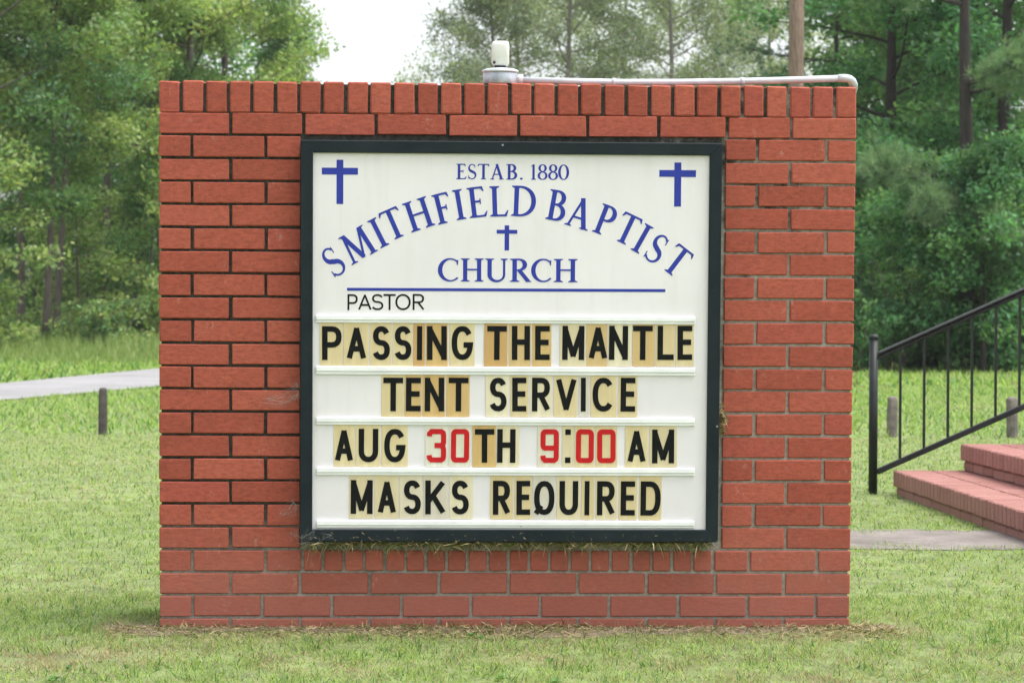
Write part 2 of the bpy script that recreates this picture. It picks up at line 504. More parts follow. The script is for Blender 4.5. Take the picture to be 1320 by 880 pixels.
# ------------------------------------------------------------------ sign cabinet
CL, CR, CB, CT = -0.596, 0.608, 0.237, 1.384
CF = -0.05                       # front of frame, in front of the brick face
FW = 0.0355
src = [(388, 178), (930, 187), (927, 697), (385, 700)]
dst = [(CL, CT), (CR, CT), (CR, CB), (CL, CB)]
A = []; B = []
for (x, y), (u, v) in zip(src, dst):
    A.append([x, y, 1, 0, 0, 0, -u * x, -u * y]); B.append(u)
    A.append([0, 0, 0, x, y, 1, -v * x, -v * y]); B.append(v)
Hm = np.append(np.linalg.solve(np.array(A, float), np.array(B, float)), 1).reshape(3, 3)
def face(x, y):
    """rectify a measurement on the board's face to metres on that face"""
    q = Hm @ np.array([x, y, 1.0]); return q[0] / q[2], q[1] / q[2]

cabinet = link('sign_cabinet', None, mw=WALL)
tag(cabinet, 'square dark framed church message board set into the brick wall', 'message board')
mb = MB(); mb.box(CL + 0.004, CR - 0.004, CF + 0.018, 0.06, CB + 0.004, CT - 0.004)
mb.obj('cabinet_body', M['frame'], cabinet)
def rail(p0, p1, q1, q0):
    """one mitred frame rail; p outer edge, q inner edge"""
    b = MB(); ch = 0.003
    P = [p0, p1, q1, q0]
    cx = sum(p[0] for p in P) / 4; cz = sum(p[1] for p in P) / 4
    fr = []
    for i, p in enumerate(P):
        o_ = P[3 - i]
        d = (o_[0] - p[0], o_[1] - p[1]); L = math.hypot(*d)
        fr.append((p[0] + d[0] / L * ch, CF, p[1] + d[1] / L * ch))
    mid = [(p[0], CF + ch, p[1]) for p in P]
    back = [(p[0], CF + 0.017, p[1]) for p in P]
    b.add(fr + mid + back, [(0, 1, 2, 3)] + [(4 + i, 4 + (i + 1) % 4, (i + 1) % 4, i) for i in range(4)] + [(8 + i, 8 + (i + 1) % 4, 4 + (i + 1) % 4, 4 + i) for i in range(4)] + [(11, 10, 9, 8)])
    return b.obj('frame_rail', M['frame'], cabinet)
g_ = 0.0005
i_ = FW
rail((CL + g_, CT), (CR - g_, CT), (CR - i_ - g_, CT - i_), (CL + i_ + g_, CT - i_))
rail((CL + g_, CB), (CR - g_, CB), (CR - i_ - g_, CB + i_), (CL + i_ + g_, CB + i_))
rail((CL, CT - g_), (CL, CB + g_), (CL + i_, CB + i_ + g_), (CL + i_, CT - i_ - g_))
rail((CR, CT - g_), (CR, CB + g_), (CR - i_, CB + i_ + g_), (CR - i_, CT - i_ - g_))
PF = CF + 0.011                  # front of the white panel
mb = MB(); mb.box(CL + i_ - 0.004, CR - i_ + 0.004, PF, CF + 0.0175, CB + i_ - 0.004, CT - i_ + 0.004)
panel = mb.obj('face_panel', M['panel'], cabinet)
# screws on the frame
for (sxp, syp) in ((925, 548), (650, 187)):
    u, v = face(sxp, syp); b = MB()
    b.tube([(u, CF + 0.001, v), (u, CF - 0.0015, v)], 0.003, 8); b.obj('screw', M['zinc'], cabinet)
# letter tracks: lip above and lip below with a shallow channel
for (yt, yb) in ((406, 415), (472, 481.5), (537.5, 546.5), (602.5, 611.5), (671, 679.5)):
    u0, v1 = face(407, yt); u1, v0 = face(897, yb)
    v1 = (face(407, yt)[1] + face(897, yt + 0)[1]) / 2; v0 = v1 - (yb - yt) * S
    b = MB()
    b.cbox(((u0 + u1) / 2, PF - 0.0042, v1 - 0.0075), (u1 - u0, 0.0084, 0.015), 0.0022)
    b.cbox(((u0 + u1) / 2, PF - 0.0026, v0 + 0.002), (u1 - u0, 0.0052, 0.0085), 0.0012)
    b.obj('letter_track', M['track'], cabinet)

# ------------------------------------------------------------------ lettering
def strip(mb, L, Rr, yf, yb, X, closed=False):
    n = len(L); vs = []
    for p in L: vs.append((*X(p), yf))
    for p in Rr: vs.append((*X(p), yf))
    for p in L: vs.append((*X(p), yb))
    for p in Rr: vs.append((*X(p), yb))
    vs = [(a, c, b) for a, b, c in vs]
    fs = []
    for i in range(n if closed else n - 1):
        j = (i + 1) % n
        fs += [(i, j, n + j, n + i), (i, 2 * n + i, 2 * n + j, j), (n + i, n + j, 3 * n + j, 3 * n + i)]
    if not closed:
        fs += [(0, n, 3 * n, 2 * n), (n - 1, 3 * n - 1, 4 * n - 1, 2 * n - 1)]
    mb.add(vs, fs)
def polyg(mb, P, yf, yb, X):
    n = len(P)
    vs = [(X(p)[0], yf, X(p)[1]) for p in P] + [(X(p)[0], yb, X(p)[1]) for p in P]
    mb.add(vs, [tuple(range(n))] + [(i, (i + 1) % n, n + (i + 1) % n, n + i) for i in range(n)])
def stroke(mb, pts, w, yf, yb, X, e0=0, e1=0, closed=False):
    P = [np.array(p, float) for p in pts]; n = len(P)
    W = list(w) if hasattr(w, '__len__') else [w] * n
    if not closed:
        d = P[1] - P[0]; P[0] = P[0] - d / np.linalg.norm(d) * e0
        d = P[-1] - P[-2]; P[-1] = P[-1] + d / np.linalg.norm(d) * e1
    L = []; Rr = []
    for i in range(n):
        a = P[i - 1] if (closed or i > 0) else None
        b = P[(i + 1) % n] if (closed or i < n - 1) else None
        d1 = (P[i] - a) if a is not None else (b - P[i]); d2 = (b - P[i]) if b is not None else d1
        d1 = d1 / np.linalg.norm(d1); d2 = d2 / np.linalg.norm(d2)
        n1 = np.array([-d1[1], d1[0]]); n2 = np.array([-d2[1], d2[0]])
        m_ = n1 + n2; m_ = m_ / max(np.linalg.norm(m_), 1e-6)
        k_ = min(1 / max(m_ @ n1, 0.5), 1.6)
        L.append(P[i] + m_ * W[i] / 2 * k_); Rr.append(P[i] - m_ * W[i] / 2 * k_)
    strip(mb, L, Rr, yf, yb, X, closed)
def arc(cx, cy, rx, ry, a0, a1, n=14, e=2.0):
    out = []
    for i in range(n + 1):
        a = radians(a0 + (a1 - a0) * i / n); c, s_ = cos(a), sin(a)
        out.append((cx + rx * math.copysign(abs(c) ** (2 / e), c), cy + ry * math.copysign(abs(s_) ** (2 / e), s_)))
    return out
def rrect(x0, y0, x1, y1, r=0.16, ry=0.1):
    return arc(x1 - r, y1 - ry, r, ry, 0, 90, 3) + arc(x0 + r, y1 - ry, r, ry, 90, 180, 3) + arc(x0 + r, y0 + ry, r, ry, 180, 270, 3) + arc(x1 - r, y0 + ry, r, ry, 270, 360, 3)
# block letters: (path, extend_start, extend_end, closed), on a unit box of centre lines
E1, E3 = 1.0, 0.35
SANS = {
 'P': [([(0, 0), (0, 1)], E1, E1), ([(0, 1), (.5, 1)] + arc(.5, .72, .5, .28, 90, -90, 10, 2.3) + [(0, .44)], 0, 0)],
 'A': [([(0, 0), (.5, 1)], E3, E3), ([(1, 0), (.5, 1)], E3, E3), ([(.2, .3), (.8, .3)], 0, 0)],
 'S': [(arc(.5, .755, .46, .245, 25, 262, 14, 2.2) + arc(.5, .255, .5, .255, 82, -155, 14, 2.2), .3, .3)],
 'I': [([(.5, 0), (.5, 1)], E1, E1)],
 'N': [([(0, 0), (0, 1)], E1, E1), ([(1, 0), (1, 1)], E1, E1), ([(0, 1), (1, 0)], E3, E3)],
 'G': [(arc(.5, .5, .5, .5, 38, 350, 24, 2.3) + [(1, .43), (.58, .43)], .3, 0)],
 'T': [([(.5, 0), (.5, 1)], E1, 0), ([(0, 1), (1, 1)], E1, E1)],
 'H': [([(0, 0), (0, 1)], E1, E1), ([(1, 0), (1, 1)], E1, E1), ([(0, .53), (1, .53)], 0, 0)],
 'E': [([(0, 0), (0, 1)], E1, E1), ([(0, 0), (1, 0)], 0, E1), ([(0, 1), (1, 1)], 0, E1), ([(0, .52), (.88, .52)], 0, E1)],
 'M': [([(0, 0), (0, 1)], E1, E1), ([(1, 0), (1, 1)], E1, E1), ([(0, 1), (.5, .06)], E3, E3), ([(1, 1), (.5, .06)], E3, E3)],
 'L': [([(0, 0), (0, 1)], E1, E1), ([(0, 0), (1, 0)], 0, E1)],
 'V': [([(0, 1), (.5, 0)], E3, E3), ([(1, 1), (.5, 0)], E3, E3)],
 'R': [([(0, 0), (0, 1)], E1, E1), ([(0, 1), (.5, 1)] + arc(.5, .74, .46, .26, 90, -90, 10, 2.3) + [(0, .48)], 0, 0), ([(.45, .48), (.98, 0)], 0, E3)],
 'C': [(arc(.5, .5, .5, .5, 42, 318, 22, 2.3), .3, .3)],
 'U': [([(0, 1), (0, .5)] + arc(.5, .3, .5, .3, 180, 360, 12, 2.2) + [(1, .5), (1, 1)], E1, E1)],
 'K': [([(0, 0), (0, 1)], E1, E1), ([(.98, 1), (.03, .36)], E3, 0), ([(.34, .56), (1, 0)], 0, E3)],
 'Q': [(arc(.52, .5, .48, .5, 0, 345, 23, 2.3), 0, 0, True), ([(.3, .2), (.02, -.02)], E3, E3)],
 'D': [([(0, 0), (0, 1)], E1, E1), ([(0, 1), (.45, 1)] + arc(.45, .5, .55, .5, 90, -90, 14, 2.4) + [(0, 0)], 0, 0)],
 'O': [(arc(.5, .5, .5, .5, 0, 348, 29, 2.1), 0, 0, True)],
 '0': [(rrect(0, 0, 1, 1), 0, 0, True)],
 '3': [([(0, .86), (.02, .93), (.16, 1), (.84, 1), (.97, .95), (1, .88), (1, .62), (.96, .55), (.84, .51), (.4, .51)], .3, .2),
       ([(.7, .51), (.84, .49), (.96, .45), (1, .38), (1, .12), (.97, .05), (.84, 0), (.16, 0), (.02, .07), (0, .14)], 0, .3)],
 '9': [(rrect(0, .43, 1, 1, .16, .09), 0, 0, True), ([(1, .7), (1, .12), (.97, .05), (.84, 0), (.16, 0), (.02, .07), (0, .14)], 0, .3)],
}
def sans_glyph(mb, ch, x0, y0, W, H, w, yf, yb):
    X = lambda p: (x0 + p[0], y0 + p[1])
    if ch == ':':
        for k, yy in enumerate((0.0, 1.0)):
            cy = w / 2 + yy * (H - w); cx = W / 2
            polyg(mb, [(cx - W / 2, cy - w / 2), (cx + W / 2, cy - w / 2), (cx + W / 2, cy + w / 2), (cx - W / 2, cy + w / 2)], yf, yb, X)
        return
    for k, st in enumerate(SANS[ch]):
        pts = [(w / 2 + a * (W - w), w / 2 + b * (H - w)) for a, b in st[0]]
        dg = len(st[0]) == 2 and st[0][0][0] != st[0][1][0] and st[0][0][1] != st[0][1][1]
        stroke(mb, pts, w * (.95 if dg else 1), yf - 0.00012 * k, yb, X, st[1] * w / 2, st[2] * w / 2, len(st) > 3)
# roman capitals with thick and thin strokes, units of cap height
TK, TN, SF = 0.15, 0.07, 0.085
def stemS(x, w=TK, y0=0.0, y1=1.0, top=True, bot=True):
    out = [('s', [(x, y0), (x, y1)], w)]
    for on, yy, sg in ((bot, y0, 1), (top, y1, -1)):
        if on:
            h = w / 2
            out.append(('p', [(x - h - SF, yy), (x + h + SF, yy), (x + h + SF, yy + sg * .032), (x + h + .01, yy + sg * .075), (x - h - .01, yy + sg * .075), (x - h - SF, yy + sg * .032)]))
    return out
def foot(x, yy, sg, a, b):
    return ('p', [(x - a, yy), (x + b, yy), (x + b, yy + sg * .032), (x + b * .35, yy + sg * .065), (x - a * .35, yy + sg * .065), (x - a, yy + sg * .032)])
def bowl(cx, cy, rx, ry, xs):
    a = arc(cx, cy, rx, ry, 90, -90, 16, 2.1)
    wd = [TN + (TK - TN) * abs(cos(radians(90 - 180 * i / 16))) ** 1.4 for i in range(17)]
    return ('s', [(xs, cy + ry)] + a + [(xs, cy - ry)], [TN] + wd + [TN])
def drop(x, y, sg, h=.16, lean=.03):
    """serif hanging from (sg=-1) or standing on (sg=1) the end of an arm"""
    return ('p', [(x, y), (x + lean * 1.2, y + sg * h), (x + lean * 1.2 - .035, y + sg * h), (x - .09, y + sg * .03), (x - .09, y)])
ES = [('s', [(.12, .971), (.5, .971)], TN), drop(.52, 1.0, -1), ('s', [(.15, .52), (.41, .52)], TN), ('p', [(.39, .43), (.425, .43), (.425, .61), (.39, .61)])]
def s_curve():
    p = arc(.27, .745, .185, .225, 32, 258, 18) + arc(.265, .255, .215, .228, 80, -150, 18)
    n = len(p)
    return ('s', p, [TN * .9 + (TK * 1.08 - TN * .9) * math.exp(-((i / (n - 1) - .5) / .2) ** 2) for i in range(n)])
def c_curve():
    p = arc(.4, .5, .345, .475, 48, 316, 26)
    return ('s', p, [TN * .95 + (TK - TN * .95) * max(0, -cos(radians(48 + 268 * i / 26))) ** 1.2 for i in range(27)])
def loop(cx, cy, rx, ry):
    p = arc(cx, cy, rx, ry, 0, 348, 29)
    return ('c', p, [TN * .85 + (TK * .85 - TN * .85) * abs(cos(radians(12 * i))) ** 1.4 for i in range(30)])
SERIF = {
 'I': (.34, stemS(.17)),
 'T': (.68, stemS(.34, top=False) + [('s', [(.05, .971), (.63, .971)], TN), drop(.65, 1.0, -1), ('p', [(.03, 1.0), (-.01, .84), (.025, .84), (.12, .97), (.12, 1.0)])]),
 'H': (.84, stemS(.17) + stemS(.67) + [('s', [(.2, .52), (.64, .52)], TN)]),
 'F': (.55, stemS(.17, top=True) + ES),
 'E': (.6, stemS(.17) + ES + [('s', [(.12, .029), (.54, .029)], TN), drop(.55, 0.0, 1, .18, .05)]),
 'L': (.6, stemS(.17) + [('s', [(.12, .029), (.54, .029)], TN), drop(.55, 0.0, 1, .2, .05)]),
 'D': (.8, stemS(.17) + [bowl(.27, .5, .46, .472, .12)]),
 'B': (.62, stemS(.17) + [bowl(.27, .75, .22, .222, .12), bowl(.28, .278, .265, .25, .12)]),
 'P': (.58, stemS(.17) + [bowl(.28, .73, .235, .242, .12)]),
 'R': (.72, stemS(.17) + [bowl(.28, .74, .23, .232, .12), ('s', [(.32, .51), (.62, .03)], TK * .95), ('p', [(.55, .0), (.73, 0), (.73, .03), (.62, .07)])]),
 'A': (.8, [('s', [(.395, .98), (.12, .0)], TN * 1.1), ('s', [(.37, 1.0), (.66, 0)], TK), ('s', [(.22, .33), (.54, .33)], TN), foot(.12, 0, 1, .11, .12), foot(.66, 0, 1, .15, .14)]),
 'M': (.98, [('s', [(.13, .0), (.2, .98)], TN * 1.2), ('s', [(.2, .98), (.5, .05)], TK), ('s', [(.49, .03), (.77, .98)], TN * 1.1), ('s', [(.8, 1.0), (.85, 0)], TK), foot(.13, 0, 1, .12, .12), foot(.85, 0, 1, .15, .14), foot(.18, 1, -1, .12, .08), foot(.82, 1, -1, .05, .14)]),
 'S': (.54, [s_curve(), ('p', [(.425, .74), (.455, .74), (.455, .97), (.42, .93)]), ('p', [(.035, .26), (.065, .26), (.09, .07), (.04, .02)])]),
 'C': (.72, [c_curve(), ('p', [(.62, .72), (.655, .72), (.665, .95), (.63, .93), (.6, .86)])]),
 'U': (.84, stemS(.17, y0=.3, bot=False) + stemS(.68, TN * 1.15, y0=.3, bot=False) + [('s', [(.17, .34)] + arc(.425, .3, .255, .275, 180, 360, 16) + [(.68, .34)], [TK] + [TK - (TK - TN * 1.15) * min(1, i / 11) for i in range(17)] + [TN * 1.15])]),
 '1': (.4, stemS(.22, TK * .85, top=False) + [('p', [(.06, .86), (.2, 1.0), (.285, 1.0), (.2, .93), (.07, .83)])]),
 '8': (.5, [loop(.25, .755, .165, .22), loop(.25, .265, .205, .24)]),
 '0': (.5, [loop(.25, .5, .21, .475)]),
 '.': (.2, [('p', [(.04, 0), (.16, 0), (.16, .12), (.04, .12)])]),
}
def serif_glyph(mb, ch, X, yf, yb):
    for k, st in enumerate(SERIF[ch][1]):
        y_ = yf - 0.00008 * (k % 7)
        if st[0] == 'p': polyg(mb, st[1], y_, yb, X)
        else: stroke(mb, st[1], st[2], y_, yb, X, closed=(st[0] == 'c'))
VF, VB = PF - 0.0006, PF + 0.0005
def letter_obj(ch, X):
    mb = MB(); serif_glyph(mb, ch, X, VF, VB); return mb.obj('letter', M['blue'], panel)
def fit(ch, x0, x1, ytop, ybot):
    a = face(x0, ybot); b = face(x1, ytop); w = SERIF[ch][0]
    return letter_obj(ch, lambda p: (a[0] + p[0] / w * (b[0] - a[0]), a[1] + p[1] * (b[1] - a[1])))
yE = lambda x: (210.6 + (x - 590) * .015, 230 + (x - 590) * .015)
for ch, x0, x1 in (('E', 590, 603.5), ('S', 605, 616.5), ('T', 618, 633), ('A', 634, 652), ('B', 654.5, 669), ('.', 671.5, 677), ('1', 685, 694), ('8', 695.5, 707.5), ('8', 709, 721), ('0', 722, 735)):
    fit(ch, x0, x1, *yE(x0))
for ch, x0, x1 in (('C', 567, 595), ('H', 595.5, 626), ('U', 627, 658), ('R', 659, 687), ('C', 687.5, 715), ('H', 715.5, 747)):
    fit(ch, x0, x1, 332 + (x0 - 567) * .01, 361.5 + (x0 - 567) * .01)
CAP = 38.6 * S
for ch, cx, cy, an in (('S', 430.3, 335.5, 33), ('M', 461.5, 314, 30), ('I', 489, 298.5, 27), ('T', 508.5, 287, 24), ('H', 541.5, 275, 19), ('F', 572.5, 267.5, 14), ('I', 594, 262.8, 10), ('E', 617, 259.8, 7), ('L', 645, 258.8, 2), ('D', 677, 259, -2),
                       ('B', 720, 264.8, -10), ('A', 749.5, 274.5, -16), ('P', 782, 284, -21), ('T', 810.5, 295.5, -25), ('I', 829, 307.5, -29), ('S', 848, 320.5, -33), ('T', 874, 336.5, -37)):
    u, v = face(cx, cy); w = SERIF[ch][0]; ca, sa = cos(radians(an)), sin(radians(an))
    def X(p, u=u, v=v, w=w, ca=ca, sa=sa):
        a, b = (p[0] - w / 2) * CAP * 1.02, (p[1] - .5) * CAP
        return u + a * ca - b * sa, v + a * sa + b * ca
    letter_obj(ch, X)
def bar(xa, xb, ya, yb, name, mats='blue', mb=None, k=0):
    a = face(xa, yb); b = face(xb, ya); own = mb is None
    mb = mb or MB(); polyg(mb, [a, (b[0], a[1]), b, (a[0], b[1])], VF - .0001 * k, VB, lambda p: p)
    if own: mb.obj(name, M[mats], panel)
def cross(vx0, vx1, vy0, vy1, hx0, hx1, hy0, hy1):
    mb = MB(); bar(vx0, vx1, vy0, vy1, '', mb=mb); bar(hx0, hx1, hy0, hy1, '', mb=mb, k=1)
    mb.obj('cross_emblem', M['blue'], panel)
cross(434.6, 443.7, 204, 261, 415.5, 462.7, 214.6, 222.7)
cross(869.6, 878.7, 211, 267, 850.7, 897.3, 221, 229)
cross(652.6, 658.6, 289.8, 322, 642.4, 669, 295.7, 300.3)
a = face(448, 373.3); b = face(859, 376.2)
mb = MB(); polyg(mb, [a, b, (b[0], b[1] + .0085), (a[0], a[1] + .0085)], VF, VB, lambda p: p); mb.obj('underline', M['blue'], panel)
for ch, x0, x1 in (('P', 448.5, 462), ('A', 462.5, 480), ('S', 480, 495.5), ('T', 495.5, 511.5), ('O', 511, 531), ('R', 533.5, 549)):
    a = face(x0, 398.5); b = face(x1, 377.8)
    mb = MB(); sans_glyph(mb, ch, a[0], a[1], b[0] - a[0], b[1] - a[1], .0054, VF, VB); mb.obj('letter', M['black'], panel)

# changeable letter cards standing in the tracks
ROWS = [
 (414, 471.5, 419.3, 463, 'top line', [('PASSING', [('P', 412, 442, 415, 441, 'cream'), ('A', 443, 476, 447.5, 473, 'cream'), ('S', 477.5, 506, 481, 504, 'cream'), ('S', 507.5, 533, 509.5, 532, 'cream'), ('I', 534, 549.5, 539, 546, 'brown'), ('N', 550.5, 579, 552, 578, 'tan'), ('G', 581, 614, 584, 612, 'cream')]),
   ('THE', [('T', 626, 656.5, 630, 655.5, 'brown'), ('H', 658, 686.5, 662, 685.5, 'tan'), ('E', 688, 713, 692, 711, 'tan')]),
   ('MANTLE', [('M', 723.6, 757, 727, 755.5, 'pale'), ('A', 758, 785, 761, 785, 'tan'), ('N', 786, 816, 787, 811.5, 'pale'), ('T', 817, 846, 817.5, 843, 'tan'), ('L', 847, 871, 849, 870, 'cream'), ('E', 872, 895.5, 874.5, 893.5, 'cream')])]),
 (481, 537, 486, 529.5, 'second line', [('TENT', [('T', 492.5, 521.5, 495, 521, 'cream'), ('E', 522.5, 545, 524.5, 544, 'tan'), ('N', 546, 575.5, 549, 574.5, 'tan'), ('T', 577, 607.5, 580, 606, 'tan')]),
   ('SERVICE', [('S', 628, 658, 633, 655.5, 'pale'), ('E', 660, 683.6, 662.5, 681, 'cream'), ('R', 685.5, 714, 688, 712, 'pale'), ('V', 716, 746.5, 719, 745.5, 'cream'), ('I', 748, 762, 751, 757.5, 'bluish'), ('C', 763.6, 797, 766, 794, 'cream'), ('E', 799, 823.6, 802, 821, 'cream')])]),
 (547, 602, 552.5, 596, 'third line', [('AUG', [('A', 430, 458, 431.5, 455.5, 'cream'), ('U', 459, 491, 462.5, 488.5, 'cream'), ('G', 492.5, 527, 496, 524, 'cream')]),
   ('30TH', [('3', 549.5, 579, 551.5, 577, 'clear'), ('0', 580.5, 609, 583, 607, 'clear'), ('T', 611, 641.5, 614, 639.5, 'tan'), ('H', 642.5, 672, 643, 667, 'pale')]),
   ('9:00', [('9', 695, 725, 699, 723, 'clear'), (':', 727, 742, 731, 738, 'pale'), ('0', 743, 768.8, 744.7, 768, 'cream'), ('0', 770, 798, 772, 796, 'cream')]),
   ('AM', [('A', 808, 837.5, 811, 834.5, 'cream'), ('M', 839, 874.5, 842.5, 871, 'pale')])]),
 (612, 669.5, 619.3, 663.5, 'bottom line', [('MASKS', [('M', 450, 481.5, 452, 481, 'pale'), ('A', 483, 515, 487.5, 511.5, 'pale'), ('S', 516, 546, 521, 544, 'clear'), ('K', 547, 579.5, 549.5, 576, 'bluish'), ('S', 581, 612, 583.6, 606.5, 'pale')]),
   ('REQUIRED', [('R', 634, 664, 637.5, 660.5, 'cream'), ('E', 665.5, 688, 668, 686, 'cream'), ('Q', 689, 719, 690, 717.5, 'bluish'), ('U', 720, 751, 723.6, 748, 'pale'), ('I', 752, 768.5, 756, 762.5, 'cream'), ('R', 770, 798, 772, 795.6, 'pale'), ('E', 800, 823.6, 802.5, 821, 'cream'), ('D', 826, 855, 828, 854, 'cream')])]),
]
CN = {'cream': 'cream', 'pale': 'off white', 'tan': 'tan', 'brown': 'amber brown', 'clear': 'clear', 'bluish': 'pale blue'}
ORD = ['first', 'second', 'third']
LN = {'3': 'figure three', '9': 'figure nine', '0': 'figure zero', ':': 'colon'}
R3 = random.Random(3)
for (ty0, ty1, ly0, ly1, line, words) in ROWS:
    for word, tiles in words:
        seen = {}
        for ch, t0, t1, l0, l1, m_ in tiles:
            k = seen.get(ch, 0); seen[ch] = k + 1
            many = sum(1 for q in tiles if q[0] == ch) > 1
            a = face(t0, ty1); b = face(t1, ty0); c0 = face(l0, ly1); c1 = face(l1, ly0)
            cx, cz = (a[0] + b[0]) / 2, (a[1] + b[1]) / 2
            w_, h_ = b[0] - a[0], b[1] - a[1]
            mb = MB(); mb.cbox((0, 0, 0), (w_, 0.0014, h_), 0.0003)
            red = ch in '390:' and ch != ':'
            o = mb.obj('letter_card', M[m_], mw=WALL @ Matrix.Translation((cx, PF - 0.0013, cz)) @ Matrix.Rotation(R3.uniform(-.006, .006), 4, 'Y'))
            nm = LN.get(ch, 'letter ' + ch)
            tag(o, '%s card with the %s %s, %sin %s on the %s' % (CN[m_], 'red' if red else 'black', nm, (ORD[k] + ' such ' if many else ''), word, line), 'letter card', 'changeable letter cards on the board')
            if ch == ':':
                for yy in (0.0, 1.0):
                    g = MB(); hz = 0.0162; zc = c0[1] - cz + hz / 2 + yy * (c1[1] - c0[1] - hz)
                    g.cbox(((c0[0] + c1[0]) / 2 - cx, -0.001, zc), (0.0158, 0.0012, hz), 0.0003); g.obj('colon_dot', M['black'], o)
                continue
            g = MB(); wt = (0.0158 if not red else 0.0148)
            sans_glyph(g, ch, c0[0] - cx, c0[1] - cz, c1[0] - c0[0], c1[1] - c0[1], min(wt, (c1[0] - c0[0])) if ch != ':' else 0.016, -0.0016, -0.0005)
            g.obj('letter', M['red' if red else 'black'], o)

# ------------------------------------------------------------------ grass blades, straw
def blades(P, hgt, wid, lean, cols, seg=1, curl=0.5):
    """blades of grass at P (N,3): seg=1 one triangle each, seg=2 a bent blade"""
    N = len(P); az = rng.uniform(0, 2 * pi, N); fa = az + rng.normal(0, .6, N) + pi / 2
    D = np.stack([np.cos(az), np.sin(az)], 1); Fv = np.stack([np.cos(fa), np.sin(fa)], 1)
    z0 = np.zeros(N)
    def pt(f, s):
        q = P.copy(); off = lean * hgt * f ** (1 + curl)
        q[:, :2] += D * off[:, None] + Fv * (s * wid / 2)[:, None]
        q[:, 2] += hgt * f * np.sqrt(np.clip(1 - (lean * .6) ** 2 * f, .15, 1))
        return q
    if seg == 1:
        return np.stack([pt(0, np.full(N, -1.)), pt(0, np.full(N, 1.)), pt(1, z0)], 1), cols
    a, b = pt(0, np.full(N, -1.)), pt(0, np.full(N, 1.)); c, d = pt(.55, np.full(N, .8)), pt(.55, np.full(N, -.8)); e = pt(1, z0)
    T = np.concatenate([np.stack([a, b, c], 1), np.stack([a, c, d], 1), np.stack([d, c, e], 1)])
    return T, np.concatenate([cols] * 3)

def vnoise(x, y, f, seed):
    r = np.random.default_rng(seed); out = np.zeros(len(x)); amp = 1
    for o_ in range(4):
        for _ in range(5):
            a = r.uniform(0, 2 * pi); k = f * (1.9 ** o_) * r.uniform(.6, 1.5)
            out += amp * np.sin(x * k * cos(a) + y * k * sin(a) + r.uniform(0, 6.28)) / 5
        amp *= .65
    return out
def in_road(x, y):
    ny = np.array([p[1] for p in near]); nx = np.array([p[0] for p in near]); fy = np.array([p[1] for p in far]); fx = np.array([p[0] for p in far])
    return (x < np.interp(y, ny, nx)) & (x > np.interp(y, fy, fx))
Ri = np.array(RZ.inverted().to_3x3())
def blocked(x, y):
    lx = (x + .012) * Ri[0, 0] + (y - 6.5) * Ri[0, 1]; ly = (x + .012) * Ri[1, 0] + (y - 6.5) * Ri[1, 1]
    b = (np.abs(lx) < 1.0) & (ly > 0.0) & (ly < .40)
    px_ = (x + .15) * Ri[0, 0] + (y - 9.2) * Ri[0, 1]; py = (x + .15) * Ri[1, 0] + (y - 9.2) * Ri[1, 1]
    edge = .3 + .06 * np.sin(px_ * 7) + .06 * np.sin(px_ * 17 + 1) + .05 * np.sin(px_ * 41) + rng.normal(0, .04, len(px_))
    b |= (px_ > .22) & (px_ < 3.0) & (np.abs(py) < edge)
    sx_ = (x - 2.0) * Ri[0, 0] + (y - 11.74) * Ri[0, 1]; sy = (x - 2.0) * Ri[1, 0] + (y - 11.74) * Ri[1, 1]
    b |= (sx_ > -.01) & (sx_ < 4) & (sy < 0) & (sy > -3.6)
    return b | in_road(x, y)
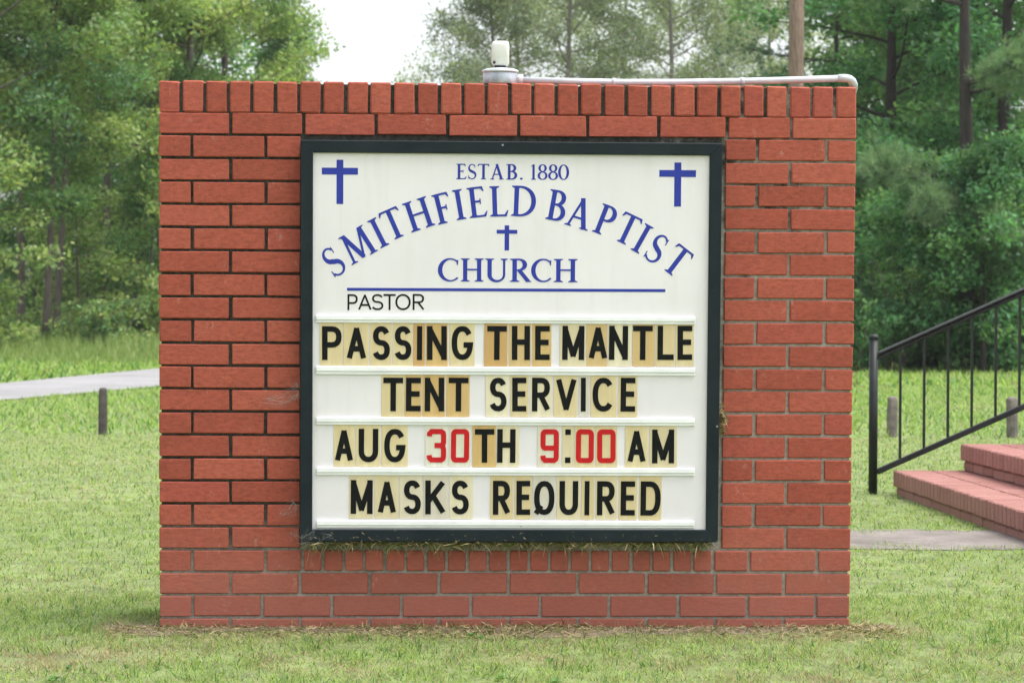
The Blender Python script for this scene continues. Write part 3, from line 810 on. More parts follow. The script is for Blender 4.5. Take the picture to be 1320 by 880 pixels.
def grass_zone(y0, y1, xf, dens, hgt, wid, seg, lush=0.0, tall=1.0, name='lawn_grass', pal=None):
    area = (y1 - y0) * (xf(y0) + xf(y1)); N = int(area * dens)
    y = rng.uniform(y0, y1, N); x = rng.uniform(-1, 1, N) * np.array([xf(q) for q in (y0, y1)]).max()
    k = np.abs(x) < np.interp(y, [y0, y1], [xf(y0), xf(y1)])
    x, y = x[k], y[k]; k = ~blocked(x, y); x, y = x[k], y[k]
    tuft = vnoise(x, y, 24.0, 4); patch = vnoise(x, y, 1.7, 9); big = vnoise(x, y, .45, 2)
    keep = rng.uniform(0, 1, len(x)) < .62 + .3 * np.clip(tuft, -1, 1) + .3 * np.clip(vnoise(x, y, 80.0, 14), -1, 1)
    fw = 6.46 + .037 * x - y
    keep &= rng.uniform(0, 1, len(x)) > .75 * np.exp(-(fw / (.1 + .05 * np.sin(x * 4.3 + 1) + .03 * np.sin(x * 11))) ** 2) * (np.abs(x) < 1.15)
    x, y, tuft, patch, big = x[keep], y[keep], tuft[keep], patch[keep], big[keep]
    N = len(x); fine = vnoise(x, y, 80.0, 14)
    dw = np.abs(y - 6.46)                       # dry, scalped turf along the foot of the wall
    dry = .2 + .16 * patch + .06 * big + .9 * np.exp(-(dw / .2) ** 2) * (np.abs(x) < 1.2) * np.clip(.75 + .5 * vnoise(x, y, 6.0, 51), .1, 1) + .9 * np.exp(-((y - 5.85) / .2) ** 2) * np.clip(.3 + vnoise(x, y, 5.0, 31), 0, 1)
    dry = dry + (y < 6.5) * (.12 + .4 * np.clip(vnoise(x, y, 11.0, 77), -.4, 1))
    isdry = rng.uniform(0, 1, N) < np.clip(dry - lush, .03, .9)
    g1 = np.array([.235, .345, .085]); g2 = np.array([.385, .46, .14]); g3 = np.array([.07, .16, .045]); d1 = np.array([.46, .38, .23]); d2 = np.array([.22, .16, .1])
    f = np.clip(.5 + .14 * patch + .1 * big + .28 * np.clip(fine, -1, 1) + rng.normal(0, .22, N), 0, 1)[:, None]
    c = g1 * (1 - f) + g2 * f
    dk = (rng.uniform(0, 1, N) < .16 + .55 * np.clip(fine - .25, 0, 1) + .2 * np.clip(tuft, 0, 1))[:, None]
    c = np.where(dk, g3 * (.8 + .5 * f), c)
    q = rng.uniform(0, 1, N)[:, None]
    c = np.where(isdry[:, None], d1 * q + d2 * (1 - q), c)
    if lush: c = c * np.array([.9, .97, .9])
    h = hgt * rng.uniform(.5, 1.25, N) * (1 + .35 * np.clip(tuft, -.8, 1) + .35 * np.clip(fine, -.8, 1)) * np.where(isdry, .75, 1) * tall
    h *= 1 - .45 * np.exp(-(dw / .1) ** 2) * (np.abs(x) < 1.1)
    P = np.stack([x, y, np.full(N, -.002)], 1)
    lean = np.where(isdry, rng.uniform(.6, 1.6, N), np.abs(rng.normal(1.2, .6, N)))
    V, C = blades(P, h, wid * rng.uniform(.6, 1.4, N), lean, c, seg)
    o = link(name, np_mesh(name, V, 3, M['grass'], C))
    return o
o = grass_zone(4.9, 7.3, lambda y: .26 * y + .25, 30000, .021, .0034, 1)
tag(o, 'short mown grass with dry straw around the foot of the brick wall', 'grass', kind='stuff')
o = grass_zone(7.3, 11, lambda y: .26 * y + .3, 12000, .02, .0042, 1)
tag(o, 'short mown lawn just behind the brick wall and about the concrete path', 'grass', kind='stuff')
o = grass_zone(11, 17.6, lambda y: .26 * y + .3, 3200, .026, .0075, 1)
tag(o, 'short mown lawn stretching from the steps to the wooden bollards', 'grass', kind='stuff')
o = grass_zone(17.6, 32, lambda y: .26 * y + .5, 800, .06, .016, 1, .08, 1.0)
tag(o, 'lusher grass between the wooden bollards and the road', 'grass', kind='stuff')
o = grass_zone(32, 58, lambda y: .26 * y + .5, 160, .12, .045, 1, .1)
tag(o, 'grass of the far meadow and verge running up to the woods', 'grass', kind='stuff')
# rough tall grass under the trees across the road
N = 30000
x = rng.uniform(-21, -5.0, N); y = rng.uniform(47, 64, N); k = ~in_road(x, y); x, y = x[k], y[k]; N = len(x)
f = rng.uniform(0, 1, N)[:, None]
V, C = blades(np.stack([x, y, np.zeros(N)], 1), rng.uniform(.2, .75, N) * np.clip((y - 45) / 9, .3, 1), rng.uniform(.03, .07, N), np.abs(rng.normal(.4, .3, N)), np.array([.17, .27, .08]) * (1 - f) + np.array([.32, .37, .14]) * f, 1)
tag(link('verge_grass', np_mesh('verge_grass', V, 3, M['grass'], C)), 'rough tall grass under the trees across the road', 'grass', kind='stuff')

# broad leaved weeds in the foreground turf
for i in range(10):
    wy = random.uniform(5.35, 6.3); wx = random.uniform(-1.6, 1.6)
    n = random.randint(7, 13); L = random.uniform(.014, .026)
    V = []; 
    for k in range(n):
        a = 2 * pi * k / n + random.uniform(-.3, .3); d = np.array([cos(a), sin(a), 0]); s_ = np.array([-sin(a), cos(a), 0]); l = L * random.uniform(.6, 1.2)
        zz = random.uniform(.004, .014)
        V.append([d * .002, d * l * .5 + s_ * l * .28 + np.array([0, 0, zz]), d * l + np.array([0, 0, zz * .7]), d * l * .5 - s_ * l * .28 + np.array([0, 0, zz])])
    V = np.array(V); cc = np.array([[.13, .24, .07]]) * rng.uniform(.7, 1.3, (n, 1))
    tag(link('weed', np_mesh('weed', V, 4, M['grass'], cc), loc=(wx, wy, .004)), 'small broad leaved weed growing in the turf in front of the wall', 'weed', 'weeds in the turf before the wall')

# straw and clippings caught under the frame, and along the foot of the wall
def straw(n, sampler, ln, wd, green=.3):
    V = []; C = []
    for _ in range(n):
        p, d = sampler(); d = Vector(d).normalized(); l = random.uniform(*ln); s_ = d.cross(Vector((random.uniform(-1, 1), random.uniform(-1, 1), random.uniform(-1, 1)))).normalized() * random.uniform(*wd)
        p = Vector(p); q = p + d * l * .5 + Vector((0, 0, random.uniform(-.15, .05) * l)); r = p + d * l + Vector((0, 0, random.uniform(-.5, .1) * l))
        V += [[p - s_, p + s_, q + s_], [p - s_, q + s_, q - s_], [q - s_, q + s_, r]]
        g = random.random() < green
        c = Vector((.12, .15, .035)) * random.uniform(.5, 1.3) if g else Vector((.46, .37, .2)) * random.uniform(.35, 1.1)
        C += [c, c, c]
    return np.array(V), np.array(C)
def samp_frame():
    u = random.uniform(CL + .02, CR - .02)
    dens = .35 + .65 * abs(sin(u * 7.3) * sin(u * 17 + 1))
    return (u, random.uniform(-.045, -.002), CB - random.uniform(0, .016) * dens), (random.uniform(-1, 1), random.uniform(-.5, .2), random.uniform(-.55, .1))
V, C = straw(1050, samp_frame, (.012, .05), (.0006, .0016), .5)
o = link('grass_clippings', np_mesh('grass_clippings', V, 3, M['dry'], C), mw=WALL)
tag(o, 'dry grass clippings caught along the underside of the sign frame', 'clippings', kind='stuff')
V, C = straw(90, lambda: ((random.uniform(CL + .02, CR - .02), CF - random.uniform(.0005, .002), CB + abs(random.gauss(0, .014))), (random.uniform(-1, 1), -.03, random.uniform(-1, .6))), (.004, .012), (.0004, .0009), .5)
o = link('grass_flecks', np_mesh('grass_flecks', V, 3, M['dry'], C), mw=WALL)
tag(o, 'flecks of cut grass stuck on the lower rail of the sign frame', 'clippings', kind='stuff')
V, C = straw(150, lambda: ((CR + random.uniform(-.004, .012), random.uniform(-.03, -.002), .592 + random.gauss(0, .018)), (random.uniform(.1, .8), random.uniform(-.7, .1), random.uniform(-1, .8))), (.012, .035), (.0008, .002), .08)
o = link('straw_tuft', np_mesh('straw_tuft', V, 3, M['dry'], C), mw=WALL)
tag(o, 'tuft of dry straw wedged between the frame side and the bricks', 'straw tuft')
def samp_foot():
    while True:
        u = random.uniform(-1.14, 1.12)
        if random.random() < .35 + .65 * max(0, sin(u * 5.1 + 1.9) * .6 + sin(u * 13.7) * .3 + .35): break
    return (u, -abs(random.gauss(.0, .14)) - .004, random.uniform(-.022, -.008)), (random.uniform(-1, 1), random.uniform(-.6, .6), random.uniform(-.1, .45))
V, C = straw(6500, samp_foot, (.01, .04), (.0006, .0016), .3)
o = link('dry_straw', np_mesh('dry_straw', V, 3, M['dry'], C), mw=WALL)
tag(o, 'dead straw lying along the foot of the brick wall', 'straw', kind='stuff')
# cobwebs stretched from the frame corner and across the bricks beside it
m, t, p = new_mat('cobweb'); M['web'] = m
p.inputs['Base Color'].default_value = (.6, .58, .55, 1); p.inputs['Alpha'].default_value = .22
t.links.new(ramp(t, noise(t, 60).outputs[0], [(.3, (.45, .43, .4)), (.7, (.65, .63, .6))]).outputs[0], p.inputs['Base Color'])
def web(pts, n, spread, label):
    b = MB()
    for _ in range(n):
        p = Vector(random.choice(pts)); q = Vector(random.choice(pts)) + Vector((random.gauss(0, spread), random.gauss(0, .004), random.gauss(0, spread)))
        m_ = (p + q) / 2 + Vector((0, -.004, -.15 * (p - q).length))
        b.tube([p, m_, q], random.uniform(.00012, .00028), 4, False)
    tag(b.obj('cobweb', M['web'], mw=WALL), label, 'cobweb')
web([(CL + .002, CF - .002, CB + .012), (CL + .05, CF + .004, CB + .045), (CL - .03, -.004, CB + .02), (CL + .09, CF - .002, CB + .02)], 50, .014, 'cobweb stretched over the lower corner of the sign frame beside the full bricks')
web([(CL - .004, -.03, .66), (CL - .02, -.004, .64), (CL - .012, -.008, .69), (CL - .1, -.004, .645)], 70, .016, 'grey cobweb between the frame side and a half height brick')
web([(CL - .01, -.01, .33), (CL - .05, -.004, .31), (CL - .02, -.004, .345)], 60, .014, 'cobweb on the bricks just above the frame corner')

# ------------------------------------------------------------------ junction box, photocell and conduit on the wall top
jb = link('junction_box', None, mw=WALL @ Matrix.Translation((px(640.5), 0.062, WH + .001)))
tag(jb, 'round zinc junction box with domed lid on top of the brick wall', 'junction box')
mb = MB(); mb.lathe([(.049, 0), (.05, .003), (.05, .034), (.048, .036)]); mb.obj('box_body', M['zinc'], jb, True)
mb = MB(); mb.lathe([(.0525, .0345), (.0535, .037), (.0525, .041), (.04, .0455), (.02, .048), (.006, .0485)]); mb.obj('lid', M['pvc'], jb, True)
mb = MB(); mb.tube([(.045, 0, .016), (.066, 0, .015)], .0155, 14); mb.obj('pipe_hub', M['pvc'], jb, True)
se = link('photocell', None, mw=WALL @ Matrix.Translation((px(640.5), 0.062, WH + .0495)))
tag(se, 'pale grey photocell light sensor standing on the round junction box', 'light sensor')
mb = MB(); mb.tube([(0, 0, -.001), (0, 0, .008)], .017, 14); mb.obj('swivel_base', M['rubber'], se, True)
def rounded(w, d, z0, z1, r, top):
    m_ = MB(); rings = []
    prof = [(z0, .82), (z0 + .008, 1), (z1 - top, 1), (z1 - top * .45, .95), (z1 - top * .12, .84), (z1, .66)]
    outl = arc(0, 0, w / 2, d / 2, 0, 345, 23, 4.0)
    vs = [(x * s_, y * s_, z) for z, s_ in prof for x, y in outl]; n = 24
    fs = [(i * n + k, i * n + (k + 1) % n, (i + 1) * n + (k + 1) % n, (i + 1) * n + k) for i in range(len(prof) - 1) for k in range(n)]
    fs += [tuple(range(n))[::-1], tuple((len(prof) - 1) * n + k for k in range(n))]
    m_.add(vs, fs); return m_
rounded(.052, .042, .006, .076, .01, .014).obj('housing', M['sensor'], se, True)
mb = MB(); mb.tube([(-.018, -.0195, .014), (-.018, -.024, .0135)], .0045, 10); mb.obj('knob', M['rubber'], se, True)
cp = link('conduit_pipe', None, mw=WALL)
tag(cp, 'pale grey plastic conduit lying along the top of the brick wall', 'conduit')
xs = [px(q) for q in (668, 740, 800, 870, 955, 1030, 1084)]
zs = [.0145, .0115, .0105, .012, .0165, .0225, .028]
mb = MB(); mb.tube([(x, .062, WH + z) for x, z in zip(xs, zs)], .0098, 14); mb.obj('pipe', M['pvc'], cp, True)
for q, zz in ((788, .0107), (955, .0165)):
    mb = MB(); mb.tube([(px(q) - .006, .062, WH + zz), (px(q) + .006, .062, WH + zz)], .0122, 14); mb.obj('strap', M['pvc'], cp, True)
pts = [(px(1080), .062, WH + .0275), (px(1090), .062, WH + .0285)] + [(px(1090) + .03 * sin(a), .062 + .035 * (1 - cos(a)), WH + .0285 - .028 * (1 - cos(a))) for a in (.4, .8, 1.2, 1.57)]
mb = MB(); mb.tube(pts, [.0118, .0118, .012, .0124, .0124, .0124], 14); mb.obj('elbow', M['pvc'], cp, True)
e = pts[-1]
mb = MB(); mb.tube([e, (e[0], e[1] + .03, e[2] - .02), (e[0], .43, WH - .02), (e[0], .44, WH - .2), (e[0], .44, .0)], .0118, 12); mb.obj('down_pipe', M['pvc'], cp, True)

# ------------------------------------------------------------------ brick steps and railing (the church door lies off to the right)
ST = Matrix.Translation((2.0, 11.74, 0)) @ RZ
steps = link('brick_steps', None, mw=ST)
tag(steps, 'faded red brick steps with overhanging edge beside the black railing', 'steps')
LEN = 3.4; TREAD = .355
mb = MB()
for i, zt in enumerate((.128, .268, .408)):
    mb.box(.022 + i * TREAD, 2.2, -LEN + .012, -.012, -.05 if i == 0 else (.128, .268, .408)[i - 1] - .05, zt - .006)
mb.obj('mortar_core', M['step_mortar'], steps)
RS = 0.068
for i, zt in enumerate((.128, .268, .408)):
    x0 = i * TREAD
    for k in range(int(LEN / RS)):
        yc = -(k + .5) * RS
        brick(steps, (x0 + .0975, yc, zt - .0425), (.195, RS - .0065, .085), M['step_brick'], .003, .001, .006)
        brick(steps, (x0 + .2985, yc, zt - .0425), (.19, RS - .0065, .085), M['step_brick'], .003, .001, .004)
    zb = zt - .09
    hb = .048
    for k in range(int(LEN / .2035)):
        yc = -(k + .5) * .2035 - .01
        brick(steps, (x0 + .016 + .045, yc, zb - hb / 2), (.09, .196, hb), M['step_brick'], .003, .001, .006)
# landing beyond the third step
mb = MB(); mb.cbox((1.72, -LEN / 2, .2), (1.0, LEN - .02, .41), .006); mb.obj('landing', M['concrete'], steps)

RL = Matrix.Translation((1.9, 11.77, 0)) @ RZ
rl = link('stair_railing', None, mw=RL)
tag(rl, 'black metal stair railing with thin upright bars rising beside the brick steps', 'railing')
SL = .4435
mb = MB(); mb.tube([(0, 0, -.05), (0, 0, .822)], .0235, 16); mb.lathe([(.026, .812), (.026, .824), (.024, .832), (.016, .837), (.004, .839)], 16); mb.obj('post', M['rail'], rl, True)
def sloped(x0, x1, z0, wy, hz, name, ch=.004):
    ca = math.hypot(1, SL); L = (x1 - x0) * ca
    m_ = MB(); m_.cbox((L / 2, 0, 0), (L, wy, hz), ch)
    o = m_.obj(name, M['rail'], rl, loc=(x0, 0, z0)); o.rotation_euler = (0, -math.atan(SL), 0)
XE = 2.3
sloped(.02, XE, .737, .044, .016, 'handrail', .006)
sloped(.02, XE, .716, .024, .018, 'under_rail')
sloped(.02, XE, .118, .026, .03, 'lower_rail')
k = 0
while True:
    x = .142 + k * .1262
    if x > XE - .05: break
    mb = MB(); mb.box(-.0062, .0062, -.0062, .0062, .118 + x * SL - .01, .72 + x * SL)
    mb.obj('baluster', M['rail'], rl, loc=(x, 0, 0)); k += 1
mb = MB(); mb.tube([(XE + .02, 0, .38), (XE + .02, 0, .822 + XE * SL)], .026, 16); mb.obj('post', M['rail'], rl, True)

# ------------------------------------------------------------------ wooden bollards, utility pole
M['post_dark'] = plain('dark_post', (0.07, 0.062, 0.056), 0.9, spot=0.45, scale=18, bmp=0.7)
def bollard(x, y, h, w, tilt, label, mat='post'):
    b = MB(); n = 12; out = arc(0, 0, w / 2, w / 2, 0, 330, 11, 3.2)
    prof = [(-.05, 1.0), (h * .4, 1.0), (h - .03, .97), (h - .012, .86), (h, .55)]
    vs = [(px_ * s_ + random.uniform(-.002, .002), py_ * s_ + random.uniform(-.002, .002), z) for z, s_ in prof for px_, py_ in out]
    fs = [(i * n + k, i * n + (k + 1) % n, (i + 1) * n + (k + 1) % n, (i + 1) * n + k) for i in range(len(prof) - 1) for k in range(n)]
    fs += [tuple((len(prof) - 1) * n + k for k in range(n))]
    b.add(vs, fs)
    o = b.obj('wooden_bollard', M[mat], loc=(x, y, 0)); o.rotation_euler = (0, tilt, .3)
    tag(o, label, 'bollard', 'low wooden bollards along the lawn')
bollard(-3.21, 17.6, .37, .068, 0.0, 'dark weathered wooden bollard on the lawn before the road', 'post_dark')
bollard(3.03, 17.85, .325, .078, .01, 'grey weathered wooden bollard seen behind the first railing bars by the end post')
bollard(3.99, 17.85, .325, .082, -.02, 'grey weathered wooden bollard seen behind the railing above the upper brick step')

up = link('utility_pole', None, loc=(5.05, 40.2, 0))
tag(up, 'tall brown wooden utility pole behind the brick wall', 'utility pole')
mb = MB(); mb.tube([(0, 0, -.2), (0, 0, 3), (.02, 0, 6), (.04, 0, 9.6)], [.16, .145, .135, .12], 18); mb.obj('shaft', M['pole'], up, True)
mb = MB(); mb.cbox((.04, -.15, 9.2), (1.9, .09, .11), .008); mb.obj('cross_arm', M['pole'], up)

# ------------------------------------------------------------------ trees
def rvec(): 
    v = Vector((random.gauss(0, 1), random.gauss(0, 1), random.gauss(0, 1))); return v.normalized()
def leaves(centers, radii, counts, size, pal, flat=.6, droop=0.0, narrow=.55):
    """rhombic leaves scattered in clumps; pal: list of colours, one mix per clump"""
    tot = int(sum(counts)); idx = np.repeat(np.arange(len(centers)), counts)
    Cn = np.array(centers)[idx]; Rd = np.array(radii)[idx]
    g = rng.normal(0, 1, (tot, 3)); g /= np.linalg.norm(g, axis=1)[:, None]
    g *= (rng.uniform(0, 1, tot) ** .45)[:, None]
    g[:, 2] *= flat
    P = Cn + g * Rd[:, None]
    n = rng.normal(0, .65, (tot, 3)); n[:, 2] += .8; n /= np.linalg.norm(n, axis=1)[:, None]
    a = rng.normal(0, 1, (tot, 3)); a[:, 2] -= droop
    u = np.cross(n, a); u /= np.linalg.norm(u, axis=1)[:, None]; v = np.cross(u, n)
    s = size * rng.uniform(.6, 1.4, tot)[:, None]
    V = np.stack([P - v * s * .5, P + u * s * narrow * .5, P + v * s * .5, P - u * s * narrow * .5], 1)
    pal = np.array(pal); cm = rng.uniform(0, 1, (len(centers), len(pal))) ** 3; cm /= cm.sum(1)[:, None]
    C = (cm @ pal)[idx] * rng.uniform(.65, 1.4, (tot, 1)) * (1 + rng.normal(0, .06, (tot, 3)))
    return V, C
def limb(mb, p, d, L, r0, r1, bend, n=5, sides=6):
    pts = [p.copy()]; dd = d.copy()
    for i in range(n):
        dd = (dd + rvec() * bend + Vector((0, 0, .04))).normalized(); pts.append(pts[-1] + dd * L / n)
    mb.tube(pts, [r0 + (r1 - r0) * i / n for i in range(n + 1)], sides, False)
    return pts
def make_tree(name, label, x, y, h, tr, cb, cr, nl, lpc, size, pal, shape='round', lean=(0, 0), bark='bark', clump=(.5, .9), flat=.6, group='trees at the edge of the woods', sub=3, narrow=.55):
    root = link(name, None, loc=(x, y, 0))
    tag(root, label, 'tree', group)
    mb = MB(); n = 10; pts = []
    for i in range(n + 1):
        f = i / n
        pts.append(Vector((lean[0] * h * f + sin(f * 5 + x) * .012 * h * f, lean[1] * h * f + cos(f * 4 + y) * .01 * h * f, h * .96 * f - .15)))
    mb.tube(pts, [tr * (1.25 if i == 0 else 1) * (1 - .88 * i / n) + .012 for i in range(n + 1)], 10, False)
    def at(z):
        f = max(0, min(.999, z / h)) * n; i = int(f); return pts[i].lerp(pts[i + 1], f - i)
    cent = []; rad = []; cnt = []
    for k in range(nl):
        f = (k + random.random()) / nl; z = cb + (h - cb) * f
        az = k * 2.4 + random.uniform(-.5, .5)
        if shape == 'round': ext = cr * math.sqrt(max(.06, 1 - (2 * f - .85) ** 2 / 1.4)) if f > .425 else cr * (.72 + .6 * f)
        elif shape == 'cone': ext = cr * (1.05 - .85 * f)
        else: ext = cr * (.55 + .6 * math.sin(pi * min(1, f * 1.05 + .1)))
        ext *= random.uniform(.65, 1.12)
        up_ = .15 + .5 * f if shape != 'cone' else -.05 + .4 * f
        d = Vector((cos(az), sin(az), up_)).normalized()
        p = limb(mb, at(z), d, ext, max(.012, tr * .3 * (1 - .6 * f)), .008, .16)
        tips = [p[-1], p[-2], p[3]]
        for s_ in range(sub):
            q = random.choice(p[2:]); d2 = (d + rvec() * .9).normalized()
            pp = limb(mb, q, d2, ext * random.uniform(.25, .5), .012, .005, .2, 3, 4); tips += [pp[-1], pp[-2]]
        for q in tips:
            r = random.uniform(*clump); cent.append(tuple(q)); rad.append(r); cnt.append(max(4, int(lpc * random.uniform(.4, 1.5))))
    if h - cb > 0.5:
        cent.append(tuple(pts[-1])); rad.append(clump[1]); cnt.append(lpc)
    mb.obj('trunk', M[bark], root, True)
    V, C = leaves(cent, rad, cnt, size, pal, flat, narrow=narrow)
    link('crown', np_mesh('crown', V, 4, M['leaf'], C), root)
    return root
def make_pine(name, label, x, y, h, tr, cb, boughs, pal, tuft=90, group='trees at the edge of the woods', nl=.16, lean=(0, 0)):
    """long needled pine: boughs = [(height, azimuth, length, rise)]"""
    root = link(name, None, loc=(x, y, 0)); tag(root, label, 'tree', group)
    mb = MB(); n = 8
    pts = [Vector((lean[0] * h * i / n + .04 * sin(i), lean[1] * h * i / n, h * i / n - .15)) for i in range(n + 1)]
    mb.tube(pts, [tr * (1 - .75 * i / n) for i in range(n + 1)], 12, False)
    tips = []
    for z, az, L, rise in boughs:
        f = min(.999, z / h) * n; i = int(f); p0 = pts[i].lerp(pts[i + 1], f - i)
        d = Vector((cos(az), sin(az), rise)).normalized()
        p = limb(mb, p0, d, L, tr * .28, .012, .1, 6)
        for k in range(tuft):
            j = random.choice([2, 3, 4, 4, 5, 5, 6]); q = p[j] + rvec() * .1
            d2 = (d + rvec() * .8 + Vector((0, 0, .15))).normalized(); l = random.uniform(.15, .75) * L * .4
            tips.append((q + d2 * l, d2))
            if k % 4 == 0: mb.tube([q, q + d2 * l], [.008, .004], 4, False)
    mb.obj('trunk', M['bark_dark'], root, True)
    T = np.array([tuple(a) for a, b in tips]); D = np.array([tuple(b) for a, b in tips]); K = 26
    P = np.repeat(T, K, 0); D = np.repeat(D, K, 0); N = len(P)
    d = D * .75 + rng.normal(0, .6, (N, 3)); d[:, 2] += .1; d /= np.linalg.norm(d, axis=1)[:, None]
    w = np.cross(d, rng.normal(0, 1, (N, 3))); w /= np.linalg.norm(w, axis=1)[:, None]
    L = nl * rng.uniform(.7, 1.2, (N, 1)); P = P + d * rng.uniform(0, .05, (N, 1))
    V = np.stack([P - w * .006, P + w * .006, P + d * L], 1)
    pal = np.array(pal); cm = rng.uniform(0, 1, (len(T), len(pal))) ** 2; cm /= cm.sum(1)[:, None]
    C = np.repeat(cm @ pal, K, 0) * rng.uniform(.7, 1.3, (N, 1))
    link('crown', np_mesh('crown', V, 3, M['leaf'], C), root)
    return root
FPX = 2889.0
wx = lambda q, d: (q - 660) / FPX * d       # lateral place of something seen at column q and standing d metres off

OL = [(.33, .42, .15), (.26, .37, .14), (.43, .47, .18), (.2, .32, .15)]
GR = [(.15, .27, .1), (.11, .22, .09), (.22, .31, .11), (.1, .19, .1)]
DK = [(.12, .27, .11), (.08, .2, .09), (.2, .33, .13), (.09, .22, .11)]
PALE = [(.3, .35, .18), (.25, .3, .18), (.36, .4, .15), (.27, .31, .24)]  # grey-green leaves, paled in colour to stand in for flare and overexposure
GREY = [(.3, .34, .25), (.25, .29, .22), (.33, .36, .24)]

left = [ # column, distance, height, trunk radius, crown base, crown radius, palette, lean, label
 (28, 60, 17, .11, 5.2, 3.0, OL, (-.01, 0), 'slender tree with bare pale trunk across the road, farthest from the brick wall'),
 (58, 58, 16, .1, 5.6, 2.6, OL, (.03, 0), 'slender tree leaning close beside its twin, dark straight trunk across the road'),
 (70, 59.5, 17, .095, 6.0, 2.8, OL, (.045, 0), 'slender leaning tree of the close pair, trunk tilting toward the brick wall'),
 (135, 66, 18, .12, 6.2, 3.0, GR, (0, 0), 'straight pale grey trunked tree standing behind the leaning pair'),
 (172, 70, 17, .15, 6.5, 3.2, GR, (.0, 0), 'thick grey trunked tree deep in the woods next to the brick wall edge'),
 (245, 66, 17, .17, 4.6, 3.2, OL, (0, 0), 'olive green tree rising straight behind the corner of the brick wall'),
 (288, 70, 15.5, .18, 4.0, 2.5, OL, (0, 0), 'olive green tree at the open end of the woods beside the bright sky'),
 (366, 78, 11.6, .13, 3.5, 1.2, GR, (0, 0), 'smaller dark green tree at the very end of the woods before the gap of sky'),
 (-35, 55, 16, .17, 3.5, 3.0, GR, (0, 0), 'broad green tree at the outer end of the roadside woods'),
 (105, 78, 19, .2, 4.0, 3.6, GR, (0, 0), 'tall green tree deep in the woods behind the pale trunks'),
 (225, 82, 19, .2, 4.0, 3.6, GR, (0, 0), 'tall deep green tree at the back of the woods across the road'),
]
for q, d, h, tr, cb, cr, pal, ln, lb in left:
    make_tree('woodland_tree', lb, wx(q, d), d, h, tr, cb, cr, 32, 150, .135, pal, 'oval', ln, clump=(.45, .95), group='trees across the road')
saps = [(-8, 54), (45, 66), (100, 63), (112, 72), (160, 67), (195, 60), (150, 73), (60, 72), (205, 68), (20, 68), (232, 59), (182, 75)]
for i, (q, d) in enumerate(saps):
    make_tree('sapling', ['light green leafy sapling filling the gaps between the woodland trunks', 'darker leafy sapling standing between the woodland trunks'][i % 2], wx(q, d), d, random.uniform(4.2, 7.0), .045, .5, random.uniform(1.2, 1.9), 16, 42, .15,
              [OL, GR][i % 2], 'oval', clump=(.35, .7), group=['light saplings in the woods', 'dark saplings in the woods'][i % 2], sub=2)  # saplings alternate between a lighter and a darker leaf palette
def shrub(x, y, w, h, n, size, pal, label, group):
    root = link('shrub', None, loc=(x, y, 0)); tag(root, label, 'shrub', group)
    mb = MB(); cent = []; rad = []; cnt = []
    for k in range(12):
        a = random.uniform(0, 2 * pi); d = Vector((cos(a) * .8 * w / h, sin(a) * .8 * w / h, 1)).normalized()
        p = limb(mb, Vector((cos(a) * .1, sin(a) * .1, -.05)), d, h * random.uniform(.6, 1), .02, .006, .2, 4, 5)
        for q in p[1:]: cent.append(tuple(q)); rad.append(random.uniform(.3, .55) * w * .6); cnt.append(int(n / 48 * random.uniform(.5, 1.5)))
    mb.obj('stems', M['bark'], root, True)
    V, C = leaves(cent, rad, cnt, size, pal, .7); link('foliage', np_mesh('foliage', V, 4, M['leaf'], C), root)
for i in range(16):
    q = -20 + i * 17 + random.uniform(-6, 6); d = random.uniform(56, 63)
    shrub(wx(q, d), d, random.uniform(.7, 1.3), random.uniform(.8, 1.9), 1500, .11, OL if i % 3 else GR, 'low leafy shrub at the foot of the woods across the road', 'shrubs across the road')

# airy trees behind the wall, sky flare put into their pale leaf colour
mid = [(634, 84, 15.2, 2.2, GREY, 'thin grey green tree, its sparse outer twigs reaching into the gap of bright sky'),
       (668, 88, 17.5, 3.3, PALE, 'pale open crowned tree above the photocell on the brick wall'),
       (735, 80, 17, 3.1, GREY, 'silvery grey green tree above the middle of the conduit pipe'),
       (800, 92, 18.5, 3.4, PALE, 'yellowish green tree rising behind the silvery trees over the wall'),
       (862, 80, 16.5, 3.0, GREY, 'grey twiggy tree above the conduit between the yellowish tree and the pole'),
       (925, 86, 17, 3.0, PALE, 'pale green tree with a visible upright stem a little short of the pole'),
       (985, 90, 16.0, 2.8, PALE, 'light green tree just behind the wooden utility pole')]
for q, d, h, cr, pal, lb in mid:
    make_tree('open_tree', lb, wx(q, d), d, h, .16, 5.5, cr, 34, 120, .14, pal, 'oval', clump=(.45, 1.05), bark='bark_pale', group='pale trees behind the brick wall', flat=.75, narrow=.4)

# dense dark trees on the right
right = [(1150, 52, 13, 2.6, 2.2, DK, 'dense deep green tree beside the open sky near the wall edge', 'bark_dark'),
         (1205, 58, 15, 3.2, 2.0, GR, 'green broadleaf tree between the wall edge and the dark pine trunk', 'bark'),
         (1290, 50, 14, 3.0, 1.8, DK, 'dense dark green tree rising behind the stair handrail', 'bark_dark'),
         (1350, 55, 15, 3.2, 2.0, DK, 'large dark green tree beyond the upper end of the railing', 'bark_dark'),
         (1110, 64, 10.5, 2.0, 1.8, GR, 'lower green tree tucked close behind the wall edge', 'bark'),
         (1260, 66, 17, 3.6, 3.0, GR, 'tall green tree at the back behind the dark pine', 'bark')]
for q, d, h, cr, cb, pal, lb, bk in right:
    make_tree('broadleaf_tree', lb, wx(q, d), d, h, .2, cb, cr, 34, 105, .15, pal, 'oval', bark=bk, clump=(.4, .85), group='dense trees behind the railing')
PN = [(.21, .32, .19), (.16, .26, .16), (.26, .35, .2)]
PD = [(.1, .18, .11), (.12, .2, .12), (.08, .14, .1)]
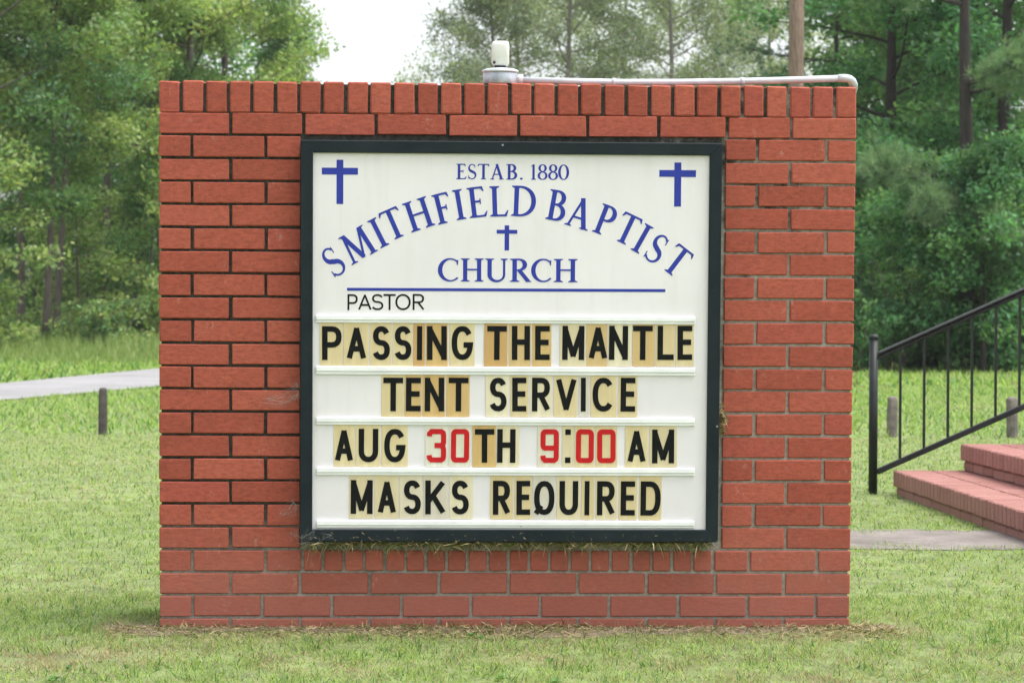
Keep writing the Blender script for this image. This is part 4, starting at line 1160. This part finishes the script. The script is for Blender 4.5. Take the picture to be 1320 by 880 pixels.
bo = [(3.9, -2.75, 2.1, .02), (3.4, -2.2, 1.7, -.08), (3.1, -1.6, 1.5, -.22), (2.9, -.9, 1.5, -.35), (2.6, -1.3, 1.3, -.3), (5.5, -.5, 1.7, .05), (5.7, -1.2, 1.6, .0), (5.6, -.9, 1.8, .04), (7.2, -2.8, 2.6, .1), (8.0, -.4, 2.3, .1), (8.6, 2.6, 2.2, .2), (9.5, -2, 2.2, .3), (10.5, 1, 2, .4), (11.5, -1, 1.6, .6)]
make_pine('pine_tree', 'long needled pine with thick dark trunk and soft drooping boughs behind the railing', wx(1243, 43), 43, 13, .17, 2, bo, PN, 150, 'pines behind the brick wall', nl=.2)
bo = [(z, random.uniform(0, 6.28), random.uniform(1.5, 2.6), random.uniform(-.1, .3)) for z in np.linspace(6.0, 12.5, 13)]
make_pine('pine_tree', 'thin dark pine spreading needles beside the utility pole', wx(1078, 56), 56, 13, .09, 5, bo, PD, 80, 'pines behind the brick wall')
bo = [(z, random.uniform(0, 6.28), random.uniform(1.4, 2.4), random.uniform(-.1, .3)) for z in np.linspace(7.0, 14, 12)]
make_pine('pine_tree', 'pine with grey green needles rising straight behind the utility pole', wx(1020, 62), 62, 15, .07, 5, bo, PN, 60, 'pines behind the brick wall')
for q, d, h, lb in ((1268, 42.4, 4.4, 'bushy young tree hiding the foot of the dark pine trunk'), (1205, 44, 4.2, 'bushy young tree on the wall side of the dark pine'), (1318, 44.5, 5.0, 'bushy young tree beyond the handrail on the far side of the pine'), (1125, 46, 4.6, 'bushy young tree close to the edge of the brick wall')):
    make_tree('young_tree', lb, wx(q, d), d, h, .06, .3, 1.15, 22, 85, .11, DK, 'oval', bark='bark_dark', clump=(.3, .6), group='young trees behind the railing')
for i in range(13):
    q = 1085 + i * 23 + random.uniform(-8, 8); d = random.uniform(42.5, 47)
    shrub(wx(q, d), d, random.uniform(.9, 1.4), random.uniform(1.2, 3.0), 2600, .1, DK if i % 3 else GR, 'dark leafy shrub at the foot of the trees behind the railing', 'shrubs behind the railing')
# the wood behind, one mass
cent = []; rad = []; cnt = []
for _ in range(1300):
    a = random.random()
    if a < .42: x = random.uniform(-45, -9.5); y = random.uniform(84, 98); z = random.uniform(.3, 12)
    elif a < .6: x = random.uniform(-10, 15); y = random.uniform(96, 108); z = random.uniform(.3, 6)
    else: x = 12 + 63 * random.random() ** 1.7; y = random.uniform(66, 82); z = random.uniform(.2, 11)
    cent.append((x, y, z)); rad.append(random.uniform(1.0, 1.9)); cnt.append(130)
V, C = leaves(cent, rad, cnt, .3, GR + DK, .8)
tag(link('far_woods', np_mesh('far_woods', V, 4, M['leaf'], C)), 'green mass of far woods behind the single trees', 'woods', kind='stuff')

# ------------------------------------------------------------------ thin humid summer haze
mb = MB(); mb.box(-160, 160, -40, 125, -1.0, 22)
m = bpy.data.materials.new('haze'); m.use_nodes = True; t = m.node_tree
t.nodes.remove(t.nodes['Principled BSDF'])
pv = t.nodes.new('ShaderNodeVolumePrincipled'); pv.inputs['Color'].default_value = (.93, .96, 1, 1); pv.inputs['Density'].default_value = .0003; pv.inputs['Anisotropy'].default_value = .2
t.links.new(pv.outputs[0], t.nodes['Material Output'].inputs['Volume'])
tag(mb.obj('haze', m), 'thin pale summer haze hanging in the air', 'haze', kind='stuff')
